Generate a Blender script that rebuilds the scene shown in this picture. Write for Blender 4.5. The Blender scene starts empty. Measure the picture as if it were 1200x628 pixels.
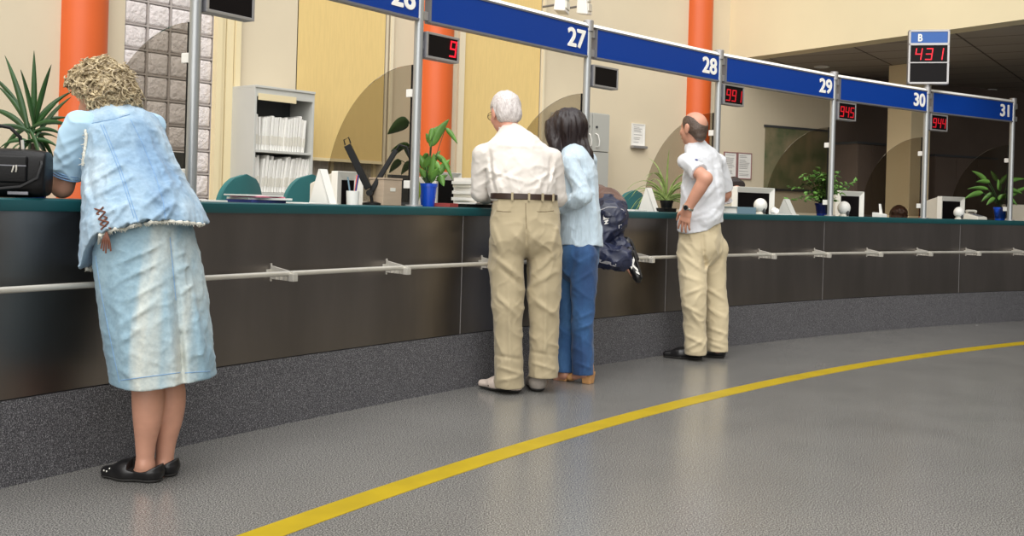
import bpy, bmesh, math, random
import numpy as np
from mathutils import Vector, Matrix
random.seed(7); rng = np.random.default_rng(7)
SC = bpy.context.scene
COL = SC.collection
PI = math.pi
# ------------------------------------------------------------------ survey of the place
F, ROLL, Y0, HC = 1226.84, 0.0288, 238.0, 1.0935
RC, CX, CY = 20.232, 15.657, -6.359        # the curved counter front: radius and centre
H = 1.06                                   # counter height
RW = 3.37                                  # back wall behind the counter front
def ray(px, py):
    dx, dy = px - 600, py - Y0
    c, s = math.cos(ROLL), math.sin(ROLL)
    return (c*dx + s*dy)/F, (-s*dx + c*dy)/F
def W(px, py, Z):
    a, b = ray(px, py); return Vector((a*Z, Z, HC - b*Z))
def hit(px, py, d):
    a, b = ray(px, py); R = RC + d
    A = 1 + a*a; B = -2*(a*CX + CY); C_ = CX*CX + CY*CY - R*R
    Z = (-B + math.sqrt(B*B - 4*A*C_))/(2*A)
    return Vector((a*Z, Z, HC - b*Z))
def P(th, d, z): return Vector((CX + (RC+d)*math.sin(th), CY + (RC+d)*math.cos(th), z))
def TH(v): return math.atan2(v.x - CX, v.y - CY)
def thpx(px, py, d): return TH(hit(px, py, d))
def on_counter(px, d, z=H):
    v = hit(px, 244, d); v.z = z; return v
def rz(v): return -TH(v)                   # rotation putting local x along the counter, local y away from the hall

# ------------------------------------------------------------------ materials
def lin(c):
    return tuple(((x/255)/12.92 if x/255 <= .04045 else ((x/255+.055)/1.055)**2.4) for x in c)
def mat(name, col, rough=.6, metal=0., noise=None, bump=None, spec=.5, coat=0., sheen=0., emit=None, trans=0., alpha=1., col2=None, aniso=None):
    """col in sRGB 0-255. noise=(scale, amount[, stretch xyz]); col2 mixes by the noise. bump=(scale, strength, distance[, stretch])."""
    m = bpy.data.materials.new(name); m.use_nodes = True
    nt = m.node_tree; b = nt.nodes['Principled BSDF']
    c = lin(col); b.inputs['Base Color'].default_value = (*c, 1)
    b.inputs['Roughness'].default_value = rough; b.inputs['Metallic'].default_value = metal
    b.inputs['Specular IOR Level'].default_value = spec
    b.inputs['Coat Weight'].default_value = coat
    b.inputs['Sheen Weight'].default_value = sheen
    b.inputs['Transmission Weight'].default_value = trans
    b.inputs['Alpha'].default_value = alpha
    if emit: b.inputs['Emission Color'].default_value = (*lin(emit[0]), 1); b.inputs['Emission Strength'].default_value = emit[1]
    tc = nt.nodes.new('ShaderNodeTexCoord')
    def tex(scale, stretch=None, detail=4):
        n = nt.nodes.new('ShaderNodeTexNoise'); n.inputs['Scale'].default_value = scale; n.inputs['Detail'].default_value = detail
        if stretch:
            mp = nt.nodes.new('ShaderNodeMapping'); mp.inputs['Scale'].default_value = stretch
            nt.links.new(tc.outputs['Object'], mp.inputs['Vector']); nt.links.new(mp.outputs['Vector'], n.inputs['Vector'])
        else: nt.links.new(tc.outputs['Object'], n.inputs['Vector'])
        return n
    if noise:
        n = tex(noise[0], noise[2] if len(noise) > 2 else None)
        r = nt.nodes.new('ShaderNodeValToRGB')
        c2 = lin(col2) if col2 else tuple(x*(1-noise[1]) for x in c)
        lo, hi = (noise[3] if len(noise) > 3 else (.35, .65))
        r.color_ramp.elements[0].position = lo; r.color_ramp.elements[1].position = hi
        r.color_ramp.elements[0].color = (*c2, 1); r.color_ramp.elements[1].color = (*c, 1)
        nt.links.new(n.outputs['Fac'], r.inputs['Fac']); nt.links.new(r.outputs['Color'], b.inputs['Base Color'])
    if bump:
        n = tex(bump[0], bump[3] if len(bump) > 3 else None, 6)
        bp = nt.nodes.new('ShaderNodeBump'); bp.inputs['Strength'].default_value = bump[1]; bp.inputs['Distance'].default_value = bump[2]
        nt.links.new(n.outputs['Fac'], bp.inputs['Height']); nt.links.new(bp.outputs['Normal'], b.inputs['Normal'])
    return m
M = {}
M['wall'] = mat('wall_paint', (211,198,172), .8, noise=(1.2,.05), bump=(90,.15,.002))
M['wall_pale'] = mat('wall_paint_pale', (222,210,182), .8, noise=(1.2,.05), bump=(90,.15,.002))
M['fascia'] = mat('fascia_paint', (230,216,180), .8, noise=(.9,.05), bump=(90,.15,.002))
M['wall_dark'] = mat('wall_brown', (98,84,74), .7, noise=(2,.15))  # brown stands in for the shade on the wall under the mezzanine
M['cream'] = mat('cream_frame', (222,207,168), .5)
M['orange'] = mat('orange_paint', (206,92,38), .45, noise=(1.5,.06))
M['blind'] = mat('blind_fabric', (220,192,128), .9, noise=(60,.06,(1,1,.1)), bump=(200,.2,.001))
M['steel'] = mat('brushed_dark_steel', (138,132,128), .32, 1., noise=(3,.22,(1,1,.25)), bump=(30,.06,.001,(1,1,12)))
M['plinth'] = None
M['teal'] = mat('teal_laminate', (22,78,82), .35, noise=(300,.1))
M['chrome'] = mat('satin_aluminium', (206,202,192), .36, .45, noise=(8,.1))
M['pole'] = mat('grey_painted_tube', (172,175,176), .35, .6)
M['silver'] = mat('silver_frame', (168,166,166), .4, .6)
M['grey_frame'] = mat('grey_frame', (122,122,128), .45, .4)
M['blue'] = mat('blue_panel', (4,56,142), .5, spec=.2)
M['white'] = mat('white_plastic', (228,226,220), .45)
M['offwhite'] = mat('beige_plastic', (214,210,198), .5)
M['paper'] = mat('white_paper', (232,230,224), .85, noise=(30,.05))
M['black'] = mat('black_plastic', (9,9,10), .5, spec=.3)
M['screen'] = mat('dark_screen', (10,6,8), .5, spec=.15)
M['led'] = mat('red_led', (200,10,30), .5, emit=((255,22,48), .75))
M['leddim'] = mat('red_led_dim', (150,10,20), .5, emit=((230,16,40), .38))
M['grey_metal'] = mat('grey_cabinet', (190,190,184), .5, noise=(3,.04))
M['grey_dark'] = mat('charcoal_plastic', (62,64,66), .5)
M['locker'] = mat('locker_grey', (172,172,166), .5)
M['mortar'] = mat('block_joint', (168,160,156), .7)
M['backstone'] = mat('streaked_glass', (176,168,156), .4, noise=(14,.3,(6,6,.5)))
M['leaf'] = mat('leaf_green', (104,152,66), .4, noise=(9,.35), spec=.5)
M['leafd'] = mat('leaf_dark', (44,84,36), .42, noise=(9,.4))
M['leafy'] = mat('leaf_yellow', (172,190,60), .5, noise=(9,.2))
M['leafpale'] = mat('leaf_striped', (150,172,96), .5, noise=(30,.4))
M['bluepot'] = mat('blue_pot', (16,74,196), .25, coat=.5)
M['bluepotd'] = mat('navy_pot', (24,44,140), .25, coat=.5)
M['soil'] = mat('soil', (52,40,30), .95, noise=(60,.4))
M['leather'] = mat('black_leather', (8,7,9), .42, noise=(40,.3), bump=(120,.35,.002), spec=.25)
M['skin'] = mat('skin', (198,144,120), .5, noise=(14,.1), bump=(160,.08,.001))
M['skin_tan'] = mat('skin_tan', (198,146,122), .5, noise=(14,.12), bump=(160,.08,.001))
M['skin_pink'] = mat('skin_pink', (222,160,138), .5, noise=(14,.12), bump=(160,.08,.001))
M['eye'] = mat('eye_white', (230,226,220), .2)
M['orange_wood'] = mat('orange_wood', (176,104,58), .5, noise=(6,.3,(1,1,8)))
M['red'] = mat('red_cover', (150,60,56), .6)
M['bluepaper'] = mat('blue_folder', (110,136,150), .6)
M['navy'] = mat('navy_folder', (44,56,120), .6)
M['pinkpaper'] = mat('pink_paper', (206,120,140), .8)
M['pencil'] = mat('orange_pencil', (222,92,52), .5)

def plinth_mat():
    m = bpy.data.materials.new('speckled_stone'); m.use_nodes = True; nt = m.node_tree; b = nt.nodes['Principled BSDF']
    tc = nt.nodes.new('ShaderNodeTexCoord')
    n = nt.nodes.new('ShaderNodeTexNoise'); n.inputs['Scale'].default_value = 230; n.inputs['Detail'].default_value = 3
    nt.links.new(tc.outputs['Object'], n.inputs['Vector'])
    r = nt.nodes.new('ShaderNodeValToRGB'); e = r.color_ramp.elements
    e[0].position = .40; e[0].color = (*lin((50,49,52)),1); e[1].position = .72; e[1].color = (*lin((160,158,160)),1)
    e2 = r.color_ramp.elements.new(.55); e2.color = (*lin((92,91,94)),1)
    nt.links.new(n.outputs['Fac'], r.inputs['Fac']); nt.links.new(r.outputs['Color'], b.inputs['Base Color'])
    b.inputs['Roughness'].default_value = .5; b.inputs['Specular IOR Level'].default_value = .35
    return m
M['plinth'] = plinth_mat()
def floor_mat():
    m = bpy.data.materials.new('speckled_vinyl'); m.use_nodes = True; nt = m.node_tree; b = nt.nodes['Principled BSDF']
    tc = nt.nodes.new('ShaderNodeTexCoord')
    def nz(s, d=3):
        n = nt.nodes.new('ShaderNodeTexNoise'); n.inputs['Scale'].default_value = s; n.inputs['Detail'].default_value = d
        nt.links.new(tc.outputs['Object'], n.inputs['Vector']); return n
    n = nz(190); r = nt.nodes.new('ShaderNodeValToRGB'); e = r.color_ramp.elements
    e[0].position = .40; e[0].color = (*lin((80,79,77)),1); e[1].position = .62; e[1].color = (*lin((158,155,150)),1)
    e2 = e.new(.52); e2.color = (*lin((120,118,115)),1)
    nt.links.new(n.outputs['Fac'], r.inputs['Fac'])
    n2 = nz(.9, 5); mx = nt.nodes.new('ShaderNodeMix'); mx.data_type = 'RGBA'; mx.blend_type = 'MULTIPLY'
    r2 = nt.nodes.new('ShaderNodeValToRGB'); r2.color_ramp.elements[0].position = .3; r2.color_ramp.elements[1].position = .7
    r2.color_ramp.elements[0].color = (.86,.86,.86,1); r2.color_ramp.elements[1].color = (1,1,1,1)
    nt.links.new(n2.outputs['Fac'], r2.inputs['Fac'])
    mx.inputs[0].default_value = 1
    nt.links.new(r.outputs['Color'], mx.inputs[6]); nt.links.new(r2.outputs['Color'], mx.inputs[7])
    nt.links.new(mx.outputs[2], b.inputs['Base Color'])
    b.inputs['Specular IOR Level'].default_value = .5
    mr = nt.nodes.new('ShaderNodeMapRange'); mr.inputs[3].default_value = .16; mr.inputs[4].default_value = .32
    nt.links.new(nz(2.5, 6).outputs['Fac'], mr.inputs[0]); nt.links.new(mr.outputs[0], b.inputs['Roughness'])
    return m
M['floor'] = floor_mat()
M['yellow'] = mat('yellow_line_paint', (176,150,0), .45, noise=(5,.14))
M['tile'] = None
def ceil_mat():
    m = bpy.data.materials.new('ceiling_tiles'); m.use_nodes = True; nt = m.node_tree; b = nt.nodes['Principled BSDF']
    tc = nt.nodes.new('ShaderNodeTexCoord'); mp = nt.nodes.new('ShaderNodeMapping'); mp.inputs['Rotation'].default_value = (0,0,.6)
    nt.links.new(tc.outputs['Object'], mp.inputs['Vector'])
    br = nt.nodes.new('ShaderNodeTexBrick'); br.offset = 0; br.inputs['Scale'].default_value = 1
    br.inputs['Brick Width'].default_value = 1.2; br.inputs['Row Height'].default_value = .6; br.inputs['Mortar Size'].default_value = .012
    br.inputs['Color1'].default_value = (*lin((168,158,146)),1); br.inputs['Color2'].default_value = (*lin((160,150,138)),1); br.inputs['Mortar'].default_value = (*lin((84,76,70)),1)
    nt.links.new(mp.outputs['Vector'], br.inputs['Vector']); nt.links.new(br.outputs['Color'], b.inputs['Base Color'])
    b.inputs['Roughness'].default_value = .8
    return m
M['tile'] = ceil_mat()
def glass_mat(name, col, dens):
    """thin tinted pane: mostly clear with a mirror film"""
    m = bpy.data.materials.new(name); m.use_nodes = True; nt = m.node_tree; nt.nodes.clear()
    o = nt.nodes.new('ShaderNodeOutputMaterial'); t = nt.nodes.new('ShaderNodeBsdfTransparent'); g = nt.nodes.new('ShaderNodeBsdfGlossy')
    t.inputs['Color'].default_value = (*col, 1); g.inputs['Roughness'].default_value = .03; g.inputs['Color'].default_value = (1,1,1,1)
    mx = nt.nodes.new('ShaderNodeMixShader'); lw = nt.nodes.new('ShaderNodeLayerWeight'); lw.inputs['Blend'].default_value = dens
    nt.links.new(lw.outputs['Fresnel'], mx.inputs[0]); nt.links.new(t.outputs[0], mx.inputs[1]); nt.links.new(g.outputs[0], mx.inputs[2])
    nt.links.new(mx.outputs[0], o.inputs['Surface']); return m
M['tint'] = glass_mat('smoked_glass', (.72,.70,.66), .12)
M['lens'] = glass_mat('spectacle_glass', (.9,.9,.9), .1)
def block_mat():
    m = mat('glass_block', (228,220,218), .10, trans=.12, bump=(24,1.,.02))
    m.node_tree.nodes['Principled BSDF'].inputs['IOR'].default_value = 1.3
    return m
M['block'] = block_mat()
def hair_mat(name, c1, c2, scale=(1,1,1), s=60, rough=.45):
    return mat(name, c1, rough, noise=(s,.5,scale,(.3,.7)), col2=c2, bump=(s*1.5,.6,.004,scale))
M['hair_curly'] = hair_mat('curly_blonde_hair', (216,198,160), (108,90,66), s=46)
M['hair_white'] = hair_mat('white_hair', (226,220,216), (176,166,164), (3,3,.6), 70)
M['hair_dark'] = hair_mat('dark_brown_hair', (44,30,30), (18,12,14), (5,5,.5), 60, .3)
M['hair_short'] = hair_mat('short_dark_hair', (98,80,68), (58,46,40), s=160)
M['hair_brown'] = hair_mat('brown_hair', (86,54,40), (36,22,18), s=50)
def fabric(name, col, weave=(240,.25,.001), **k): return mat(name, col, .85, bump=weave, sheen=.15, **k)
def denim(name, c1, c2, c3, scale, seed, stretch):
    """washed denim: fades, fine weave and darker whisker lines"""
    m = bpy.data.materials.new(name); m.use_nodes = True; nt = m.node_tree; b = nt.nodes['Principled BSDF']
    tc = nt.nodes.new('ShaderNodeTexCoord'); mp = nt.nodes.new('ShaderNodeMapping'); mp.inputs['Scale'].default_value = stretch; mp.inputs['Location'].default_value = (seed,seed,seed)
    nt.links.new(tc.outputs['Object'], mp.inputs['Vector'])
    n = nt.nodes.new('ShaderNodeTexNoise'); n.inputs['Scale'].default_value = scale; n.inputs['Detail'].default_value = 3
    nt.links.new(mp.outputs['Vector'], n.inputs['Vector'])
    r = nt.nodes.new('ShaderNodeValToRGB'); e = r.color_ramp.elements
    e[0].position = .36; e[0].color = (*lin(c1),1); e[1].position = .66; e[1].color = (*lin(c3),1); q = e.new(.52); q.color = (*lin(c2),1)
    nt.links.new(n.outputs['Fac'], r.inputs['Fac'])
    n2 = nt.nodes.new('ShaderNodeTexNoise'); n2.inputs['Scale'].default_value = 90; n2.inputs['Detail'].default_value = 3
    nt.links.new(tc.outputs['Object'], n2.inputs['Vector'])
    r2 = nt.nodes.new('ShaderNodeValToRGB'); r2.color_ramp.elements[0].color = (.82,.85,.88,1); r2.color_ramp.elements[1].color = (1,1,1,1)
    r2.color_ramp.elements[0].position = .35; r2.color_ramp.elements[1].position = .65
    nt.links.new(n2.outputs['Fac'], r2.inputs['Fac'])
    mx = nt.nodes.new('ShaderNodeMix'); mx.data_type = 'RGBA'; mx.blend_type = 'MULTIPLY'; mx.inputs[0].default_value = .8
    nt.links.new(r.outputs['Color'], mx.inputs[6]); nt.links.new(r2.outputs['Color'], mx.inputs[7]); nt.links.new(mx.outputs[2], b.inputs['Base Color'])
    b.inputs['Roughness'].default_value = .85; b.inputs['Sheen Weight'].default_value = .15
    bp = nt.nodes.new('ShaderNodeBump'); bp.inputs['Strength'].default_value = .3; bp.inputs['Distance'].default_value = .002
    nt.links.new(n2.outputs['Fac'], bp.inputs['Height']); nt.links.new(bp.outputs['Normal'], b.inputs['Normal'])
    return m
M['denim_vest'] = denim('washed_denim_vest', (122,152,180), (148,174,194), (182,200,212), 4, 3, (1,1,.5))
M['denim_skirt'] = denim('washed_denim_skirt', (118,150,168), (142,168,180), (196,200,192), 6, 2.1, (1,.3,.10))
M['frayed'] = fabric('frayed_edge', (220,218,206), (300,.8,.004))
M['stitch'] = fabric('seam_thread', (116,152,190))
M['tee_blue'] = fabric('pale_blue_cotton', (168,200,222), noise=(5,.06))
M['shirt_white'] = fabric('white_shirt', (212,205,197), noise=(5,.04))
M['polo_white'] = fabric('white_pique', (212,214,218), (300,.4,.001), noise=(6,.04))
M['khaki'] = fabric('khaki_cotton', (170,156,126), noise=(7,.08))
M['khaki_pale'] = fabric('pale_khaki_cotton', (198,183,150), noise=(7,.08))
M['belt'] = mat('brown_belt', (52,36,28), .4)
M['jeans'] = denim('blue_jeans', (30,62,104), (44,84,130), (70,112,156), 6, 4, (1,1,.4))
M['knit'] = mat('pale_blue_knit', (190,208,220), .9, noise=(120,.12,(1,1,.1)), bump=(110,.7,.004,(2,2,.2)), sheen=.3)
M['track'] = mat('navy_nylon', (38,44,70), .42, noise=(7,.4), bump=(30,.4,.004))
M['brown_top'] = fabric('brown_jersey', (104,78,66), noise=(8,.15))
M['shoe_black'] = mat('black_shoe_leather', (24,23,24), .3, noise=(50,.2), bump=(150,.2,.001))
M['shoe_pale'] = mat('pale_shoe', (206,190,178), .6, noise=(40,.15))
M['shoe_grey'] = mat('grey_shoe', (150,142,134), .7, noise=(40,.15))
M['sole'] = mat('dark_sole', (40,38,36), .7)
M['tan'] = mat('tan_leather', (196,146,94), .4, noise=(30,.2))
M['steelwatch'] = mat('watch_steel', (190,188,180), .25, 1.)
M['lace'] = mat('leather_lace', (110,66,48), .6)
M['sweater_grey'] = fabric('grey_sweater', (120,112,106))
M['sweater_dark'] = fabric('dark_sweater', (70,58,62))

# ------------------------------------------------------------------ mesh helpers
class MB:
    def __init__(s): s.v = []; s.f = []; s.m = []; s.mi = 0
    def add(s, vs, fs):
        o = len(s.v); s.v += [tuple(v) for v in vs]; s.f += [tuple(i+o for i in f) for f in fs]; s.m += [s.mi]*len(fs); return s
    def box(s, x0, x1, y0, y1, z0, z1, mtx=None):
        vs = [Vector((x,y,z)) for z in (z0,z1) for x,y in ((x0,y0),(x1,y0),(x1,y1),(x0,y1))]
        if mtx: vs = [mtx @ v for v in vs]
        return s.add(vs, [(3,2,1,0),(4,5,6,7),(0,1,5,4),(1,2,6,5),(2,3,7,6),(3,0,4,7)])
    def rbox(s, x0, x1, y0, y1, z0, z1, r=.01, seg=3, mtx=None):
        """box with all edges rounded (superellipsoid-like, from a bevelled cube)"""
        bm = bmesh.new(); bmesh.ops.create_cube(bm, size=1)
        for v in bm.verts: v.co = Vector(((x0+x1)/2 + v.co.x*(x1-x0), (y0+y1)/2 + v.co.y*(y1-y0), (z0+z1)/2 + v.co.z*(z1-z0)))
        bmesh.ops.bevel(bm, geom=list(bm.edges), offset=min(r, .49*min(x1-x0,y1-y0,z1-z0)), segments=seg, profile=.5, affect='EDGES')
        bm.verts.index_update()
        vs = [(mtx @ v.co) if mtx else v.co.copy() for v in bm.verts]
        fs = [[v.index for v in f.verts] for f in bm.faces]; bm.free()
        return s.add(vs, fs)
    def hexa(s, bot, top):
        return s.add(list(bot)+list(top), [(3,2,1,0),(4,5,6,7),(0,1,5,4),(1,2,6,5),(2,3,7,6),(3,0,4,7)])
    def tube(s, pts, rad, n=10, caps=True, flat=1., up=None):
        pts = [Vector(p) for p in pts]
        if not hasattr(rad, '__len__'): rad = [rad]*len(pts)
        rings = []; prev = None
        for i, p in enumerate(pts):
            t = (pts[min(i+1,len(pts)-1)] - pts[max(i-1,0)]).normalized()
            if prev is None:
                a = Vector(up) if up else (Vector((0,0,1)) if abs(t.z) < .9 else Vector((1,0,0)))
            else: a = prev
            a = (a - t*a.dot(t)); a = a.normalized() if a.length > 1e-6 else t.orthogonal().normalized()
            prev = a; b = t.cross(a)
            rings.append([p + (a*math.cos(2*PI*k/n)*flat + b*math.sin(2*PI*k/n))*rad[i] for k in range(n)])
        vs = [v for r in rings for v in r]; fs = []
        for i in range(len(rings)-1):
            for k in range(n): fs.append((i*n+k, i*n+(k+1)%n, (i+1)*n+(k+1)%n, (i+1)*n+k))
        if caps: fs.append(tuple(range(n-1,-1,-1))); fs.append(tuple(range((len(rings)-1)*n, len(rings)*n)))
        return s.add(vs, fs)
    def cyl(s, a, b, r, r2=None, n=24): return s.tube([a,b], [r, r if r2 is None else r2], n)
    def lathe(s, prof, c=(0,0,0), n=32, mtx=None, closed=False):
        c = Vector(c); vs = []; fs = []; k = len(prof)
        for i in range(n):
            a = 2*PI*i/n
            for r, z in prof:
                v = Vector((r*math.cos(a), r*math.sin(a), z)); vs.append(c + (mtx @ v if mtx else v))
        for i in range(n):
            j = (i+1) % n
            for q in range(k-1): fs.append((i*k+q, j*k+q, j*k+q+1, i*k+q+1))
        if not closed:
            fs.append(tuple(i*k for i in range(n-1,-1,-1))); fs.append(tuple(i*k+k-1 for i in range(n)))
        return s.add(vs, fs)
    def ell(s, c, r, n=16, mtx=None):
        c = Vector(c)
        prof = [(max(math.sin(PI*i/n),1e-4), -math.cos(PI*i/n)) for i in range(n+1)]
        vs = []; fs = []; k = n+1; m = 2*n
        for i in range(m):
            a = 2*PI*i/m
            for q, z in prof:
                v = Vector((q*math.cos(a)*r[0], q*math.sin(a)*r[1], z*r[2])); vs.append(c + (mtx @ v if mtx else v))
        for i in range(m):
            j = (i+1) % m
            for q in range(k-1): fs.append((i*k+q, j*k+q, j*k+q+1, i*k+q+1))
        return s.add(vs, fs)
    def prism(s, poly, d, axis):
        """extrude polygon (list of Vectors) by vector axis*d"""
        a = Vector(axis)*d; n = len(poly)
        vs = [Vector(p) for p in poly] + [Vector(p)+a for p in poly]
        return s.add(vs, [tuple(range(n-1,-1,-1)), tuple(range(n,2*n))] + [(i,(i+1)%n,n+(i+1)%n,n+i) for i in range(n)])
    def arc(s, prof, th0, th1, n=24, caps=True):
        """sweep a closed profile of (d, z) along the counter's arc"""
        k = len(prof); vs = []; fs = []
        for i in range(n+1):
            th = th0 + (th1-th0)*i/n
            for d, z in prof: vs.append(P(th, d, z))
        for i in range(n):
            for q in range(k): fs.append((i*k+q, i*k+(q+1)%k, (i+1)*k+(q+1)%k, (i+1)*k+q))
        if caps: fs.append(tuple(range(k-1,-1,-1))); fs.append(tuple(n*k+q for q in range(k)))
        return s.add(vs, fs)
    def leaf(s, a, dir_, L, w, droop, side, n=8, shape=.5, fold=.25, thick=.0012):
        """a blade leaf: starts at a, heads along dir_, droops, with a folded midrib and real thickness"""
        a = Vector(a); d = Vector(dir_).normalized(); side = Vector(side).normalized()
        p = a.copy(); rows = []
        for i in range(n+1):
            t = i/n
            ww = w*(math.sin(PI*min(1,max(0.02,t**shape)))**.8)*(1 if t < .999 else .02) + .0006
            up = side.cross(d).normalized()
            rows.append((p - side*ww + up*ww*fold, p.copy(), p + side*ww + up*ww*fold, up.copy()))
            d = (d + Vector((0,0,-droop/n))).normalized(); p = p + d*(L/n)
        vs = []; fs = []
        for l, c, r_, up in rows: vs += [l, c, r_, l-up*thick, c-up*thick, r_-up*thick]
        for i in range(n):
            o, q = i*6, (i+1)*6
            fs += [(o,o+1,q+1,q),(o+1,o+2,q+2,q+1),(o+4,o+3,q+3,q+4),(o+5,o+4,q+4,q+5),(o+3,o,q,q+3),(o+2,o+5,q+5,q+2)]
        return s.add(vs, fs)
    def build(s, name, m, parent=None, smooth=False, bevel=0., loc=None, rotz=0., autosmooth=True):
        me = bpy.data.meshes.new(name); me.from_pydata(s.v, [], s.f); me.update()
        for mm in (m if isinstance(m, (list,tuple)) else [m]): me.materials.append(mm)
        me.polygons.foreach_set('material_index', s.m)
        bm = bmesh.new(); bm.from_mesh(me); bmesh.ops.recalc_face_normals(bm, faces=bm.faces); bm.to_mesh(me); bm.free()
        if smooth:
            me.shade_smooth()
            if autosmooth: me.set_sharp_from_angle(angle=math.radians(40))
        o = bpy.data.objects.new(name, me); COL.objects.link(o)
        if parent: o.parent = parent
        if loc is not None: o.location = loc; o.rotation_euler = (0,0,rotz)
        if bevel:
            b = o.modifiers.new('bevel','BEVEL'); b.width = bevel; b.segments = 2; b.limit_method = 'ANGLE'; b.angle_limit = math.radians(40)
        return o
def tag(o, label=None, cat=None, group=None, kind=None):
    if label: o['label'] = label
    if cat: o['category'] = cat
    if group: o['group'] = group
    if kind: o['kind'] = kind
    return o
def thing(name, label, cat, loc, rotz=0., group=None):
    o = bpy.data.objects.new(name, None); o.empty_display_size = .1; COL.objects.link(o)
    o.location = loc; o.rotation_euler = (0,0,rotz); return tag(o, label, cat, group)
def struct(o, label=None, cat=None): return tag(o, label, cat, kind='structure')
def text_obj(name, txt, size, m, parent, loc, rot, ext=.003, bold=.0, align='CENTER', sx=1.):
    cu = bpy.data.curves.new(name, 'FONT'); cu.body = txt; cu.size = size; cu.extrude = ext
    cu.align_x = align; cu.align_y = 'CENTER'
    o = bpy.data.objects.new(name, cu); o.data.materials.append(m); COL.objects.link(o)
    me = bpy.data.meshes.new_from_object(o); bpy.data.objects.remove(o); o = bpy.data.objects.new(name, me); COL.objects.link(o)
    if not me.materials: me.materials.append(m)
    if bold:                                   # a heavier face: the strokes thickened outwards
        bm = bmesh.new(); bm.from_mesh(me); g0 = list(bm.verts)+list(bm.edges)+list(bm.faces)
        for k in range(10):
            ret = bmesh.ops.duplicate(bm, geom=g0); a_ = 2*PI*k/10
            bmesh.ops.translate(bm, vec=(bold*math.cos(a_), bold*math.sin(a_), .00005*(k+1)), verts=[v_ for v_ in ret['geom'] if isinstance(v_, bmesh.types.BMVert)])
        bm.to_mesh(me); bm.free()
    o.parent = parent; o.location = loc; o.rotation_euler = rot; o.scale = (sx,1,1); return o
SEG = {'0':'abcdef','1':'bc','2':'abged','3':'abgcd','4':'fgbc','5':'afgcd','6':'afgedc','7':'abc','8':'abcdefg','9':'abcdfg'}
def led_digits(mb, txt, x, z, w, h, t, y, gap):
    """seven segment digits as bars in the x-z plane at depth y"""
    for ch in txt:
        for sgm in SEG[ch]:
            X0, X1, Z0, Zm, Z1 = x, x+w, z, z+h/2, z+h
            b = {'a':(X0,X1,Z1-t,Z1),'g':(X0,X1,Zm-t/2,Zm+t/2),'d':(X0,X1,Z0,Z0+t),'f':(X0,X0+t,Zm,Z1),'b':(X1-t,X1,Zm,Z1),'e':(X0,X0+t,Z0,Zm),'c':(X1-t,X1,Z0,Zm)}[sgm]
            sl = .12
            q = [Vector((b[0]+(b[2]-z)*sl,y,b[2])),Vector((b[1]+(b[2]-z)*sl,y,b[2])),Vector((b[1]+(b[3]-z)*sl,y,b[3])),Vector((b[0]+(b[3]-z)*sl,y,b[3]))]
            mb.prism(q, .003, (0,-1,0))
        x += w + gap

# ------------------------------------------------------------------ camera and light
cam = bpy.data.cameras.new('camera'); co = bpy.data.objects.new('camera', cam); COL.objects.link(co); SC.camera = co
cam.sensor_fit = 'HORIZONTAL'; cam.sensor_width = 36; cam.lens = 36*F/1200
cam.shift_y = -(314 - Y0)/1200
co.matrix_world = Matrix.Translation((0,0,HC)) @ Matrix.Rotation(ROLL,4,'Y').inverted() @ Matrix.Rotation(PI/2,4,'X')
cam.clip_end = 200
SC.view_settings.view_transform = 'Standard'; SC.view_settings.look = 'None'; SC.view_settings.gamma = 1; SC.view_settings.use_curve_mapping = False
SC.view_settings.exposure = 0.47
wd = bpy.data.worlds.new('hall_daylight'); SC.world = wd; wd.use_nodes = True
nt = wd.node_tree; bg = nt.nodes['Background']
tc = nt.nodes.new('ShaderNodeTexCoord'); sx = nt.nodes.new('ShaderNodeSeparateXYZ'); rp = nt.nodes.new('ShaderNodeValToRGB')
nt.links.new(tc.outputs['Generated'], sx.inputs[0]); nt.links.new(sx.outputs['Z'], rp.inputs['Fac']); nt.links.new(rp.outputs['Color'], bg.inputs['Color'])
e = rp.color_ramp.elements; e[0].position = 0; e[0].color = (.30,.285,.27,1); e[1].position = .9; e[1].color = (1.25,1.27,1.3,1)
q = e.new(.25); q.color = (.38,.38,.38,1)
bg.inputs['Strength'].default_value = .62
def area(name, loc, size, power, col, target):
    l = bpy.data.lights.new(name, 'AREA'); l.shape = 'RECTANGLE'; l.size, l.size_y = size; l.energy = power; l.color = col
    o = bpy.data.objects.new(name, l); COL.objects.link(o); o.location = loc
    o.rotation_euler = (Vector(target)-Vector(loc)).to_track_quat('-Z','Y').to_euler(); return o
area('skylight', (-1.0,3.5,8.5), (5,8), 360, (1,.985,.96), (-1.2,5.0,0))
area('high_window', (-6.5,1.0,6.5), (4,3.5), 80, (1,.98,.95), (-1,8,1.2))  # area lamp added for more light on the back wall, no window known
sl = bpy.data.lights.new('window_front_daylight', 'SUN'); sl.energy = 1.8; sl.angle = math.radians(70); sl.color = (1,.98,.94)  # broad sun lamp added to lift the walls evenly, no window front known
so_ = bpy.data.objects.new('window_front_daylight', sl); COL.objects.link(so_); so_.rotation_euler = Vector((.02,.86,-.50)).to_track_quat('-Z','Y').to_euler()
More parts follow.
